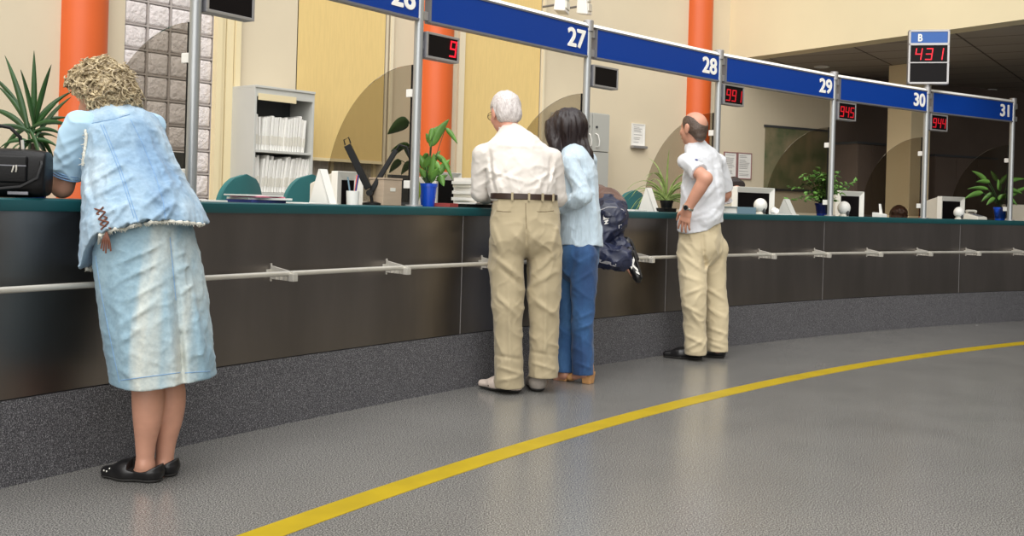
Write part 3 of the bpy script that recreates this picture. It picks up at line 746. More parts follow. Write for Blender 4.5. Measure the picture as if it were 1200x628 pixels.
def nets(d, lo, h):
    sg = d < 0; c = np.zeros(tuple(np.array(d.shape)-1), np.uint8)
    for o in OFF: c += sg[o[0]:o[0]+c.shape[0], o[1]:o[1]+c.shape[1], o[2]:o[2]+c.shape[2]]
    act = (c > 0) & (c < 8); I = np.argwhere(act); ids = np.full(c.shape, -1, np.int32); ids[act] = np.arange(len(I))
    pos = np.zeros((len(I),3), np.float32); cnt = np.zeros(len(I), np.float32)
    vals = [d[tuple((I+o).T)] for o in OFF]
    for a, b in EDG:
        da, db = vals[a], vals[b]; m = (da < 0) != (db < 0); t = da[m]/(da[m]-db[m])
        pos[m] += OFF[a] + t[:,None]*(OFF[b]-OFF[a]); cnt[m] += 1
    v = (lo + h*(I + pos/np.maximum(cnt,1)[:,None])).astype(np.float32); fs = []
    for axx in range(3):
        s0 = [slice(None)]*3; s1 = [slice(None)]*3; s0[axx] = slice(0,-1); s1[axx] = slice(1,None)
        A, B = sg[tuple(s0)], sg[tuple(s1)]; E = np.argwhere(A != B); u, w = [(1,2),(2,0),(0,1)][axx]
        E = E[(E[:,u] > 0) & (E[:,w] > 0) & (E[:,u] < c.shape[u]) & (E[:,w] < c.shape[w])]
        eu = np.zeros(3,int); ew = np.zeros(3,int); eu[u] = 1; ew[w] = 1
        q = np.stack([ids[tuple((E-eu-ew).T)], ids[tuple((E-ew).T)], ids[tuple(E.T)], ids[tuple((E-eu).T)]],-1)
        fl = ~A[tuple(E.T)]; q[fl] = q[fl][:,::-1]; fs.append(q)
    f = np.concatenate(fs); return v, f[(f >= 0).all(1)]
def relax(v, f, n):
    a = f.reshape(-1); b = np.roll(f,-1,1).reshape(-1)
    src = np.concatenate([a,b]); dst = np.concatenate([b,a]); deg = np.maximum(np.bincount(src, minlength=len(v)),1)
    for _ in range(n):
        m = np.stack([np.bincount(src, v[dst,i], len(v)) for i in range(3)],-1)/deg[:,None]; v = (v*.5 + m*.5).astype(np.float32)
    return v
def mesh_obj(name, v, f, m):
    me = bpy.data.meshes.new(name); me.vertices.add(len(v)); me.vertices.foreach_set('co', np.ascontiguousarray(v, dtype=np.float32).reshape(-1))
    me.loops.add(f.size); me.loops.foreach_set('vertex_index', f.reshape(-1).astype(np.int32))
    me.polygons.add(len(f)); me.polygons.foreach_set('loop_start', np.arange(0,f.size,4,dtype=np.int32))
    me.update(calc_edges=True); me.validate(); me.shade_smooth(); me.materials.append(m)
    o = bpy.data.objects.new(name, me); COL.objects.link(o); return o
V3 = Vector
UP = V3((0,0,1))
def head(s, c, f, k=.018, sc=1., up=UP, hairline=True):
    """cranium, jaw, brow, nose, lips, chin and ears on the field s; c is the middle of the skull, f where the face looks"""
    f = V3(f).normalized(); r = f.cross(up).normalized(); u = r.cross(f).normalized(); S = lambda x,y,z: V3(c) + (r*x + f*y + u*z)*sc
    s.ell(S(0,-.008,.028), (.076*sc,.096*sc,.088*sc), r, u, k)
    s.ell(S(0,.028,-.035), (.060*sc,.066*sc,.075*sc), r, u, k)
    s.cone(S(0,.05,-.092), S(0,.07,-.088), .022*sc, .018*sc, k=k)
    s.cone(S(-.032,.072,.022), S(.032,.072,.022), .013*sc, .013*sc, k=.015)
    s.cone(S(0,.094,.008), S(0,.112,-.030), .009*sc, .013*sc, k=.012)
    for q in (-1,1):
        s.ell(S(q*.012,.100,-.034), (.009*sc,.01*sc,.008*sc), k=.008)
        s.ell(S(q*.04,.062,-.022), (.02*sc,.02*sc,.022*sc), k=.02)
        s.ell(S(q*.078,-.004,-.006), (.010*sc,.020*sc,.033*sc), r, u, .01)
        s.ell(S(q*.083,-.012,.006), (.006*sc,.018*sc,.024*sc), r, u, .006)
    s.cone(S(-.018,.092,-.058), S(.018,.092,-.058), .006*sc, .006*sc, k=.006)
    s.cone(S(-.014,.090,-.067), S(.014,.090,-.067), .007*sc, .007*sc, k=.006)
    return S
def eyes(S, sc, root, parent, f):
    for q in (-1,1):
        c = S(q*.031,.073,.006); mb = MB(); mb.ell(c-V3(root), (.0125*sc,)*3, 10); e_ = mb.build('eye', M['eye'], parent, smooth=True)
        mb = MB(); mb.ell(c+V3(f).normalized()*.008*sc-V3(root), (.006*sc,)*3, 8); mb.build('pupil', M['black'], e_, smooth=True)
def hand(s, wr, d, nrm, thumb=1, curl=.5, sc=1., k=.006, spread=.0):
    """palm and five fingers: d runs from the wrist to the knuckles, nrm out of the back of the hand, fingers curl away from nrm"""
    d = V3(d).normalized(); nrm = V3(nrm); nrm = (nrm - d*nrm.dot(d)).normalized(); sd = d.cross(nrm).normalized()*thumb
    wr = V3(wr); kn = wr + d*.088*sc
    s.cone(wr - d*.02*sc, wr + d*.03*sc, (.030*sc,.021*sc), (.036*sc,.016*sc), sd, k=.02)
    s.cone(wr + d*.03*sc, kn - d*.012*sc, (.037*sc,.016*sc), (.041*sc,.0135*sc), sd, k=.015)
    for i, (o, L, r) in enumerate(((.031,.070,.0092),(.0105,.080,.0095),(-.0105,.074,.009),(-.030,.058,.0082))):
        p = kn + sd*o*sc - d*(.0 if i in (1,2) else .007)*sc; dd = (d + sd*spread*(1.5-i)*.5).normalized(); a = curl*.5
        pts = [p - d*.01*sc]; rr = [r*sc*1.05]
        for j, q in enumerate((.45,.31,.24)):
            dd = (dd*math.cos(a) - nrm*math.sin(a)).normalized(); nn = nrm; pts.append(pts[-1] + dd*L*q*sc + (d*.01*sc if j == 0 else V3((0,0,0)))); rr.append(r*sc*(.97-.07*j)); a = curl*(.75 if j == 0 else .6)
        s.chain(pts, rr, k)
    p = wr + d*.022*sc + sd*.028*sc - nrm*.006*sc; t1 = (d*.6 + sd*.75 - nrm*.25).normalized(); t2 = (d*.95 + sd*.25 - nrm*.3).normalized()
    s.chain([p - t1*.01*sc, p + t1*.036*sc, p + t1*.036*sc + t2*.03*sc, p + t1*.036*sc + t2*.054*sc], [.014*sc,.0115*sc,.0105*sc,.008*sc], .012)
def shoe(heel, d, L, wd, ht, m, root, parent, name='shoe', sole=.012, top=None, heelh=0., toe_r=.6, solem=None, h=.004, opening=None):
    """upper + sole; heel = floor point at the back of the heel"""
    d = V3((d[0],d[1],0)).normalized(); r = V3((d.y,-d.x,0)); heel = V3((heel[0],heel[1],0))
    def Q(y, z=0): return heel + d*y + UP*z
    def form(off):
        s = SDF()
        s.cone(Q(wd*.48,sole+.03+heelh), Q(wd*.48,ht-.02+heelh), (wd*.46+off,wd*.5+off), (wd*.40+off,wd*.44+off), r, k=.02)
        s.cone(Q(wd*.5,sole+.03+heelh), Q(L*.55,sole+.022), (wd*.45+off,.045+off), (wd*.5+off,.040+off), r, k=.03)
        s.cone(Q(wd*.55,ht*.72+heelh), Q(L*.62,sole+.024), (wd*.36+off,.028+off), (wd*.42+off,.026+off), r, k=.03)
        s.cone(Q(L*.55,sole+.018), Q(L-wd*.42*toe_r,sole+.012), (wd*.5+off,.032+off), (wd*.42*toe_r+off,.022+off), r, k=.03)
        return s
    s = form(0); s.cut((0,0,sole*.6+0*heelh), (0,0,-1))
    if opening:
        us, zs_ = [-.01,.012,opening[0]+.01,opening[1]-.03,opening[1]-.005,opening[1]+.012], [ht+.01,ht,ht*.70,ht*.64,ht*.72,.3]
        s.cutf(lambda X,Y,Z: Z - np.interp((((X-heel.x)*d.x+(Y-heel.y)*d.y)+0*Z).ravel(), us, zs_).reshape((X+Y+Z).shape))
    o = s.mesh(name, m, root, h, 2, parent)
    so = form(.004); so.cut((0,0,0), (0,0,-1)); so.cut((0,0,sole), (0,0,1))
    so.mesh('sole', solem or M['sole'], root, h, 1, o); return o
def sub_child(name, mb, m, root, parent, **k):
    mb.v = [tuple(V3(v)-V3(root)) for v in mb.v]; return mb.build(name, m, parent, **k)
def ring(pts_fn, n, r, flat=1.):
    mb = MB(); p = [pts_fn(2*PI*i/n) for i in range(n)]; p.append(p[0]); mb.tube(p, r, 10, False, flat, UP); return mb
def person_obj(s, m, root, label, h=.005, smooth=2):
    o = s.mesh('person', m, root, h, smooth); o.location = root; return tag(o, label, 'person')
def lerp(a, b, t): return a + (b-a)*t
from mathutils.bvhtree import BVHTree
def tracer(o, root):
    """finds the visible point of a modelled surface at a place read off the photograph"""
    bpy.context.view_layer.update(); bv = BVHTree.FromObject(o, bpy.context.evaluated_depsgraph_get())
    def on(px, py, off=.001):
        d = (W(px,py,1.) - V3((0,0,HC))).normalized(); h = bv.ray_cast(V3((0,0,HC))-V3(root), d)
        return h[0]+h[1]*off if h[0] is not None else None
    return on
def traced(on, lines, rad, name, m, parent, off=.001, step=2.5, n=5):
    mb = MB()
    for ln in lines:
        pts = []
        for (x0,y0),(x1,y1) in zip(ln[:-1], ln[1:]):
            k = max(1, int(math.hypot(x1-x0,y1-y0)/step))
            pts += [on(x0+(x1-x0)*i/k, y0+(y1-y0)*i/k, off) for i in range(k)]
        pts.append(on(*ln[-1], off)); run = []
        for p in pts + [None]:
            if p is not None and (not run or (p-run[-1]).length < .05): run.append(p)
            else:
                if len(run) > 1: mb.tube(run, rad, n)
                run = [p] if p is not None else []
    return mb.build(name, m, parent) if mb.v else None

# ================= the curly-haired woman leaning on the counter at the left
def woman_left():
    root = W(176,564,3.98); root.z = 0
    f = V3((-.85,.52,0)); r = V3((.52,.85,0))
    pel, wai, che, upb, nek, hc = W(172,290,4.05), W(160,240,4.09), W(152,196,4.13), W(142,158,4.165), W(132,140,4.2), W(119,118,4.22)
    ls, rs = W(95,151,4.06), W(177,148,4.30)
    el, wl = W(73,219,4.10), W(88,168,4.24)
    er, wrr = W(150,220,4.48), W(132,172,4.42)
    kl, al, kr, ar = W(171,440,3.96), W(170,546,3.965), W(198,440,4.06), W(192.5,546,4.055)
    hl, hr = W(170,330,3.99), W(188,330,4.10)
    s = SDF()
    s.chain([pel, wai, che, upb, nek], [(.17,.12),(.165,.13),(.155,.115),(.125,.085),(.055,.055)], .05, r)
    s.chain([ls, rs], [.042,.042], .04); s.chain([nek, hc], [.055,.05], .03)
    S = head(s, hc, f*.94-UP*.25)
    s.chain([ls, lerp(ls,el,.5)+V3((-.004,-.006,0)), el], [.048,.046,.043], .03); s.chain([el, lerp(el,wl,.3), wl], [.042,.044,.028], .01)
    s.chain([rs, er], [.046,.04], .03); s.chain([er, lerp(er,wrr,.3), wrr], [.038,.042,.028], .02)
    hand(s, wl, UP*.9+V3((.25,.1,0)), V3((-.5,-.7,0)), 1, .5); hand(s, wrr, UP*.9+V3((-.35,-.05,0)), V3((.6,.5,.2)), -1, .5)
    for hp, kn, an, q in ((hl,kl,al,-1),(hr,kr,ar,1)):
        s.chain([hp+UP*.1, hp, lerp(hp,kn,.55), kn, lerp(kn,an,.22)-f*.012, lerp(kn,an,.45)-f*.012, lerp(kn,an,.75)-f*.002, an], [.08,.085,.07,.054,.059,.054,.038,.0315], .02)
        s.chain([an-UP*.004, an+V3((-.012,.004,-.032)), an+V3((-.06,.012,-.040)), an+V3((-.11,.02,-.048))], [.034,.031,(.028,.020),(.022,.012)], .02, (.2,.98,0))
        for q2 in (-1,1): s.ell(an+V3((.0,-.030*q2,.008)), (.010,.009,.013), k=.015)
    o = person_obj(s, M['skin_tan'], root, 'woman with curly ash-blonde hair in a denim vest and skirt, leaning on the counter', .005)
    # curly hair
    hs = SDF(); u_ = UP
    hs.ell(S(0,-.02,.045), (.112,.125,.112), r, None, .04); hs.ell(S(0,-.06,-.02), (.1,.085,.085), r, None, .04); hs.ell(S(0,.06,.075), (.085,.075,.06), r, None, .04)
    hs.noise((22,22,22), .011, 3).ridge((36,36,36), .009, 4, .4, 2)
    hs.cut(S(0,.040,-.005), f*.9-u_*.75); hs.sub(Prim(S(-.10,-.012,-.035), S(-.10,.05,-.02), .046, .05))
    hs.sub(Prim(S(-.09,.03,-.05), S(-.07,.11,-.03), .045, .05)); hs.sub(Prim(S(.09,.03,-.05), S(.07,.11,-.03), .045, .05))
    ho = hs.mesh('hair', M['hair_curly'], root, .0045, 1, o)
    mb = MB(); R2 = random.Random(3)
    bpy.context.view_layer.update(); bvh = BVHTree.FromObject(ho, bpy.context.evaluated_depsgraph_get()); hcen = S(0,-.02,.02) - V3(root)
    for i in range(1300):
        a = R2.uniform(0,2*PI); z = R2.uniform(-.95,1); q = math.sqrt(max(0,1-z*z))
        dv = r*(math.cos(a)*q) + f*(math.sin(a)*q) + UP*z
        if dv.dot(f) > .4 and z < .2: continue
        h = bvh.ray_cast(hcen + dv*.4, -dv)
        if h[0] is None or (h[0]+V3(root)-S(-.09,.02,-.03)).length < .062: continue
        p0 = h[0] + V3(root); nn = h[1]; t = nn.cross(UP); t = t.normalized() if t.length > .05 else r; t2 = nn.cross(t)
        cr = R2.uniform(.006,.016); ph = R2.uniform(0,6); ln = R2.uniform(.025,.06); lift = R2.uniform(-.001,.008) + (.012 if i % 9 == 0 else 0); tilt = R2.uniform(-.6,.6)
        pts = [p0 + nn*(lift+.006*math.sin(k*.55+ph)) + t*(cr*math.cos(k*.75+ph)+ln*tilt*(k/9-.5)) + t2*(cr*math.sin(k*.75+ph)*.7 + ln*(k/9-.5)) for k in range(10)]
        mb.tube(pts, [.0033*math.sin(PI*(k+.6)/10.2)+.0007 for k in range(10)], 5, True)
    sub_child('curls', mb, M['hair_curly'], root, ho, smooth=True)
    eyes(S, 1, root, o, f)
    # vest
    v = SDF()
    v.chain([W(177,335,4.03), W(174,288,4.04), W(172,264,4.06), W(162,236,4.09), W(154,200,4.13), W(148,168,4.15), W(142,148,4.175)], [(.272,.215),(.262,.206),(.248,.195),(.221,.175),(.192,.152),(.170,.130),(.130,.092)], .05, r)
    v.chain([lerp(ls,rs,.08), lerp(ls,rs,.5)+UP*.018, lerp(ls,rs,.92)], [.05,.058,.05], .06)
    v.chain([lerp(upb,nek,.1), lerp(nek,hc,.22)], [.085,.058], .05)
    xs = np.array([W(x,275,3.95).x for x in (90,98,106,114,124,140,157,180,207,228,250)])
    zs2 = np.array([1.0935-(y-(238+.0288*(x-600)))*Zq/F for x,y,Zq in ((90,318,3.9),(98,316,3.88),(106,311,3.87),(114,290,3.86),(124,277,3.85),(140,270.5,3.85),(157,266,3.85),(180,258,3.86),(207,259,3.88),(228,263,3.92),(250,268,3.98))])
    R3 = np.random.default_rng(5); ph = R3.uniform(0,6,3)
    def hem(X,Y,Z):
        zz = np.interp(X.ravel(), xs, zs2).reshape(X.shape) + .0035*np.sin(X*110+ph[0]) + .0025*np.sin(X*240+Y*90)
        back = np.clip((Y-4.12)/.1,0,1)
        return zz*(1-back) + (zs2[7]-.02)*back - Z
    v.noise((7,7,5), .005, 1).ridge((10,10,10), .006, 2, .7, 4).ridge((22,22,22), .005, 12, -.5, 4).ridge((40,40,40), .0025, 14, .3, 3)
    v.crease(4.12, *[(a,b,am*1.15,w*.9) for a,b,am,w in (((106,214),(150,188),.009,3.5),((106,232),(160,204),.009,3.5),((202,214),(168,242),.009,3.5),((208,234),(172,262),.009,3.5),((150,198),(190,236),.007,3),((110,256),(152,238),.008,3.5),((116,182),(150,172),-.006,3.5),((160,214),(212,256),.008,4),((102,192),(112,250),-.006,4),((184,180),(205,228),.007,3.5),((130,262),(150,236),.007,3),((190,262),(205,240),.008,3),((226,262),(214,236),.009,3.5),((118,280),(132,256),.008,3),((180,150),(192,176),.006,3),((108,150),(112,190),.005,3))])
    v.crease(4.14, *[(a,b,-.005,1.3) for a,b in (((121,146),(130,168)),((130,168),(141,196)),((141,196),(152,230)),((152,230),(166,272)),((153,140),(168,170)),((168,170),(182,205)),((182,205),(191,235)),((191,235),(195,268)),((100,146),(132,140)),((132,140),(152,134)))])
    v.cutf(hem)
    vo = v.mesh('vest', M['denim_vest'], root, .005, 2, o)
    # frayed hem and lacing
    onv = tracer(vo, root)
    fr = MB(); pts = []
    for x, y in ((101,316),(104,311),(108,300),(112,289),(118,281),(125,275.5),(135,272),(146,269),(157,266.5),(168,262),(178,259.5),(190,260),(200,260.5),(212,262),(222,264),(232,266),(240,267.5)):
        last = None
        for dy in range(-18,12):
            h = onv(x, y+dy, .003)
            if h is None or (last is not None and h.y > last.y+.03): break
            last = h
        if last is not None: pts.append(last - UP*.003)
    if len(pts) > 3:
        fine = []
        for i in range(len(pts)-1):
            for j in range(4): fine.append(pts[i].lerp(pts[i+1], j/4))
        fr.tube(fine, [.006+.0025*math.sin(i*2.1) for i in range(len(fine))], 6)
        for i in range(len(fine)-1):
            for q in range(3):
                p = fine[i].lerp(fine[i+1], R2.random()); fr.tube([p, p+V3((R2.uniform(-.008,.008),R2.uniform(-.008,.004),-R2.uniform(.004,.014)))], [.0016,.0008], 4)
        fr.build('frayed_hem', M['frayed'], vo)
    fa = MB(); pts = [p for p in (onv(x,y,.003) for x,y in ((96,141),(100,150),(102,160),(101,172),(99,184),(98,194))) if p]
    if len(pts) > 2:
        fa.tube(pts, .006, 6)
        for i in range(40):
            j = R2.randrange(len(pts)-1); p = pts[j].lerp(pts[j+1], R2.random()); fa.tube([p, p+V3((R2.uniform(-.016,.01),R2.uniform(-.012,0),R2.uniform(-.012,.012)))], [.0018,.0009], 4)
        fa.build('frayed_armhole', M['frayed'], vo)
    traced(onv, (((121,146),(130,168),(141,196),(152,230),(160,255),(166,272)),((153,140),(168,170),(182,205),(191,235),(195,262)),((100,146),(115,143),(132,140),(152,134)),((118,146),(127,168),(138,196),(149,230),(157,255))), .0016, 'seam', M['stitch'], vo, .0004)
    lc = MB()
    rows = [(x,y) for x,y in zip((117,119,121,123,124),(245,251,257,263,269))]; L_ = [onv(x-5,y,.004) for x,y in rows]; R_ = [onv(x+5,y-2,.004) for x,y in rows]
    for i in range(len(rows)-1):
        for a, b in ((L_[i],R_[i+1]),(R_[i],L_[i+1])):
            if a and b: lc.tube([a,b], .003, 6)
    for k in range(5):
        a = onv(124,270,.006)
        if a: lc.tube([a, a+V3((.006*(k-2),-.004,-.03)), a+V3((.009*(k-2),-.002,-.062-.008*(k%3)))], .0032, 6)
    if lc.v: lc.build('lacing', M['lace'], vo)
    # t-shirt sleeves and neck
    t = SDF(); cl = lerp(ls,el,.80)
    t.chain([ls+V3((.03,.02,.012)), ls+V3((-.002,-.002,.006)), lerp(ls,el,.3)+V3((-.006,-.006,0)), lerp(ls,el,.6), lerp(ls,el,.95)], [.058,.062,.062,.058,.053], .03); t.chain([lerp(ls,el,.68), lerp(ls,el,.95)], [.058,.056], .004)
    t.precut(lerp(ls,el,.80), el-ls)
    cr_ = lerp(rs,er,.72); t.chain([rs, cr_], [.056,.054], .03); t.chain([ls, rs], [.044,.044], .03); t.chain([upb, lerp(upb,hc,.35)], [.06,.052], .03)
    t.noise((14,14,8), .004, 6).ridge((16,16,16), .007, 3, .5, 4).crease(4.1, ((64,200),(88,186),.006,2.5), ((66,188),(92,172),.006,2.5), ((70,170),(94,160),.005,2.5))
    to = t.mesh('t_shirt', M['tee_blue'], root, .005, 2, o)
    dcf = (el-ls).normalized(); e1 = dcf.orthogonal().normalized(); e2 = dcf.cross(e1)
    mb = MB()
    for q in (.74,.775,.81): mb2 = ring(lambda a, q=q: lerp(ls,el,q) + (e1*math.cos(a)+e2*math.sin(a))*.0572, 28, .0028); mb.add(mb2.v, mb2.f)
    sub_child('cuff_stripe', mb, M['stitch'], root, to, smooth=True)
    # skirt
    k_ = SDF()
    k_.chain([W(168,255,4.06), W(169,268,4.05), W(172,300,4.04), W(180,350,4.02), W(187,400,4.0), W(194,455,3.99), W(200,510,3.98)], [(.175,.140),(.188,.150),(.212,.164),(.220,.170),(.216,.168),(.208,.162),(.204,.160)], .05, r)
    k_.noise((8,8,4), .005, 8).ridge((11,11,9), .005, 19, 1.0, 4).ridge((24,24,24), .004, 29, -.3, 4).ridge((42,42,42), .0022, 9, .8, 3)
    k_.crease(4.0, ((200,272),(206,330),-.010,3), ((206,330),(211,390),-.020,3.5), ((211,390),(215,452),-.034,4), ((196,345),(205,440),.012,5), ((130,312),(182,290),.008,2.5), ((135,332),(192,305),.008,2.5), ((150,352),(192,330),.007,2.5), ((140,382),(186,350),.008,3), ((205,300),(230,292),.008,2.5), ((205,318),(232,306),.008,2.5), ((206,284),(228,278),.007,2.2), ((128,300),(150,440),.007,5), ((226,330),(240,430),.012,5), ((140,402),(170,380),.006,3), ((165,300),(195,282),.006,2.5), ((158,372),(184,356),.006,2.5), ((212,344),(232,330),.007,2.5))
    k_.precut(W(168,258,4.05), UP)
    zh = W(194,446,3.98).z; k_.cutf(lambda X,Y,Z: zh + .010*np.sin(X*16+1) + .0*Y - Z)
    so = k_.mesh('skirt', M['denim_skirt'], root, .0055, 2, o)
    ons = tracer(so, root)
    traced(ons, ([(142+3*i, 447.5-.13*3*i-2) for i in range(24)], [(217,437),(230,436),(246,435)], [(112,300),(118,340),(128,390),(140,448)], [(199,278),(203,320),(206,352)]), .0016, 'seam', M['stitch'], so, .0004)
    # shoes
    for hp, q in ((W(190,563,3.965),0),(W(208,559,4.055),1)):
        so = shoe(hp, (-.97,.16), .252, .090, .066, M['shoe_black'], root, o, toe_r=.62, sole=.013, opening=(.035,.125))
        mb = MB()
        for j in range(14):
            d_ = V3((-.97,.16,0)).normalized(); p = V3((hp.x,hp.y,0)) + d_*(.07+.012*j) + V3((-.16,-.97,0)).normalized()*(.034-.0008*j) + UP*(.036+.012*math.sin(j*1.9)*.6)
            mb.ell(p, (.005,.004,.005), 6)
        sub_child('stud', mb, M['steelwatch'], root, so, smooth=True)
woman_left()

# ================= trousers shared builder
def trousers(name, m, root, par, waist, hip, wr, hr, legs, r, folds=(), noise=((8,8,5),.006), buttocks=(), h=.0055, top=None, seed=1):
    t = SDF(); t.chain([waist+(waist-hip)*.25, waist, lerp(waist,hip,.5), hip, hip-UP*.05], [wr, wr, (lerp(wr[0],hr[0],.6),lerp(wr[1],hr[1],.6)), hr, (hr[0]*.93,hr[1]*.93)], .05, r)
    for pts, rr in legs: t.chain(pts, rr, .010, r)
    for c, q in buttocks: t.ell(c, q, r, None, .05)
    t.noise(noise[0], noise[1], seed).ridge((9,9,7), .008, seed+2, .9, 4).ridge((18,18,14), .004, seed+3, -.7, 4)
    t.crease(pts[0].y+.02, *folds)
    t.cut((0,0,top), (0,0,1)); return t

# ================= the white-haired man
def old_man():
    root = W(614,461,6.05); root.z = 0
    f = V3((-.25,.97,0)).normalized(); r = V3((f.y,-f.x,0))
    pel, wai, che, upb, nek, hc = W(616,268,6.07), W(614,234,6.08), W(608,198,6.12), W(604,172,6.17), W(599,158,6.22), W(592,133,6.27)
    ls, rs = W(566,182,6.13), W(647,186,6.16); el, wl = W(563,226,6.17), W(571,232,6.46); er, wrr = W(653,232,6.22), W(628,233,6.5)
    s = SDF(); s.chain([pel, wai, che, upb, nek], [(.15,.10),(.15,.10),(.16,.105),(.13,.08),(.058,.056)], .05, r); s.chain([ls, rs], [.045,.045], .04); s.chain([nek, hc], [.058,.054], .03)
    fh = V3((-.47,.86,-.22)).normalized(); S = head(s, hc, fh, sc=1.05)
    for a, b, c in ((ls,el,wl),(rs,er,wrr)): s.chain([a,b], [.05,.042], .03); s.chain([b, lerp(b,c,.3), c], [.04,.042,.03], .02)
    hand(s, wl, V3((.1,.95,-.12)), UP, 1, .5); hand(s, wrr, V3((-.4,.9,-.12)), UP, -1, .5)
    ll = [W(594,300,6.03), W(595,362,6.03), W(600,448,6.03)]; rl = [W(638,300,6.1), W(638,362,6.08), W(632,446,6.13)]
    for L in (ll, rl): s.chain([lerp(pel,L[0],.6), L[0], L[1], lerp(L[1],L[2],.4), L[2]], [.075,.07,.055,.055,.038], .03)
    o = person_obj(s, M['skin_pink'], root, 'white-haired man in a white shirt and khaki trousers standing at the counter')
    hs = SDF(); hs.ell(S(0,-.012,.036), (.091,.108,.098), r, None, .03); hs.ell(S(0,-.05,-.02), (.078,.062,.06), r, None, .03)
    hs.noise((50,50,18), .004, 2).noise((120,120,50), .0022, 5); hs.cut(S(0,.045,.02), fh*.8-UP*.55)
    for q in (-1,1): hs.sub(Prim(S(q*.085,-.002,-.035), S(q*.085,.004,.012), .026, .024))
    hs.mesh('hair', M['hair_white'], root, .0045, 1, o); eyes(S, 1.05, root, o, fh)
    g = thing_part('glasses', o)
    mb = MB(); fr_ = fh; rr_ = fr_.cross(UP).normalized(); uu = rr_.cross(fr_)
    for q in (-1,1):
        cc = S(q*.034,.106,.004); mb2 = MB(); p = [cc + rr_*math.cos(a)*.024 + uu*math.sin(a)*.018 for a in np.linspace(0,2*PI,25)]; mb.tube(p, .0018, 6)
        mb.tube([S(q*.058,.104,.008), S(q*.077,.06,.010), S(q*.083,.0,.006), S(q*.084,-.012,-.006)], .0018, 6)
    mb.tube([S(-.010,.106,.008), S(0,.112,.012), S(.010,.106,.008)], .0018, 6); sub_child('frame', mb, M['black'], root, g, smooth=True)
    for q in (-1,1):
        cc = S(q*.034,.106,.004); mb = MB(); mb.prism([cc + rr_*math.cos(a)*.023 + uu*math.sin(a)*.017 for a in np.linspace(0,2*PI,24,endpoint=False)], .0015, fr_); sub_child('lens', mb, M['lens'], root, g)
    t = SDF(); bl = W(614,236,6.08)
    t.chain([W(614,262,6.08), bl, lerp(bl,che,.25), lerp(bl,che,.6), che, upb, lerp(upb,nek,.7)], [(.170,.120),(.177,.124),(.190,.138),(.196,.144),(.190,.136),(.152,.105),(.095,.08)], .05, r)
    t.precutf(lambda X,Y,Z: (bl.z + .004*np.sin(X*30)) + 0*Y - Z)
    t.chain([ls+V3((.01,0,.0)), lerp(ls,rs,.28)+UP*.028, lerp(ls,rs,.5)+UP*.045, lerp(ls,rs,.72)+UP*.028, rs+V3((-.01,0,.0))], [.058,.066,.07,.066,.058], .06)
    t.chain([lerp(upb,nek,.3), lerp(nek,hc,.12)], [.07,.058], .035)
    for a, b, c in ((ls,el,wl),(rs,er,wrr)): t.chain([a, lerp(a,b,.35), lerp(a,b,.7), b], [.062,.061,.057,.056], .018); t.chain([b, lerp(b,c,.75)], [.055,.045], .012)
    t.noise((7,7,5), .007, 11).ridge((8,8,8), .006, 13, .8, 4).ridge((16,16,16), .0035, 15, -.6, 4).ridge((32,32,32), .0018, 16, .4, 3)
    B = lambda px,py: W(px,py,5.95)
    t.crease(6.12, *[(a,b,am*1.0,w*.85) for a,b,am,w in (((590,228),(574,188),.011,3),((602,228),(592,192),.008,3),((640,226),(652,190),.010,3),((574,214),(602,198),-.008,3),((625,228),(642,202),.008,3),((572,200),(614,213),.008,2.6),((651,200),(618,216),.008,2.6),((573,176),(579,222),-.016,2.6),((647,182),(643,222),-.016,2.6),((580,170),(632,172),.006,3),((557,205),(572,194),.008,2.5),((557,220),(572,212),.009,2.5),((610,228),(606,206),.007,2.5),((584,226),(578,206),.009,2.2),((632,227),(634,208),.007,2.2),((650,215),(657,200),.007,2.2))])
    to = t.mesh('shirt', M['shirt_white'], root, .0055, 2, o)
    c = SDF(); cc = lerp(nek,hc,.08); cc2 = lerp(nek,hc,.25); c.cone(cc-UP*.02, cc2, .072, .066, k=.01); c.sub(Prim(cc2-UP*.02, cc2+UP*.06, .056, .056)); c.cut(cc2+UP*.012, UP*.95-f*.2+UP*.05)
    c.mesh('collar', M['shirt_white'], root, .0045, 1, to)
    tr = trousers('trousers', None, root, o, W(614,232,6.08), pel, (.187,.131), (.208,.146), [([W(594,285,6.06), W(594,318,6.05), ll[1], W(596,410,6.03), W(597,475,6.03)], [(.10,.12),(.103,.112),(.090,.095),(.084,.09),(.080,.088)]), ([W(638,285,6.1), W(638,318,6.09), rl[1], W(637,410,6.09), W(636,470,6.1)], [(.10,.12),(.104,.112),(.092,.095),(.085,.09),(.080,.088)])], r,
        folds=[((616,258),(617,300),-.016,3),((617,295),(618,335),-.035,3.2),((578,300),(612,326),.011,3),((654,295),(622,323),.011,3),((586,314),(612,336),-.009,2.5),((620,336),(652,318),.010,3),((582,346),(608,372),.009,3),((625,350),(652,370),.009,3),((596,335),(598,445),.009,2.5),((640,335),(638,440),.009,2.5),((584,430),(611,438),.010,2.2),((623,425),(650,433),.010,2.2),((580,416),(609,421),-.008,2.2),((622,412),(650,417),-.007,2.2),((586,446),(606,442),.008,2),((577,262),(590,300),.008,3),((655,262),(645,300),.008,3),((600,272),(614,286),.006,3),((632,272),(619,288),.006,3)],
        buttocks=[(W(596,280,6.01),(.085,.09,.085)),(W(637,280,6.03),(.085,.09,.085))], top=W(614,231.5,6.08).z, seed=20)
    zc1, zc2 = W(597,456,5.97).z, W(636,445,5.99).z; xm = W(616,450,6.05).x
    tr.cutf(lambda X,Y,Z: np.where(X < xm, zc1, zc2) + 0*Y - Z)
    tro = tr.mesh('trousers', M['khaki'], root, .0055, 2, o)
    bm_ = ring(lambda a: W(614,230.5,6.08) + r*math.cos(a)*.192 + f*math.sin(a)*.136, 48, .014, 1.); bm_ = MB(); n = 48; vs = []; 
    bw = W(614,230.5,6.08)
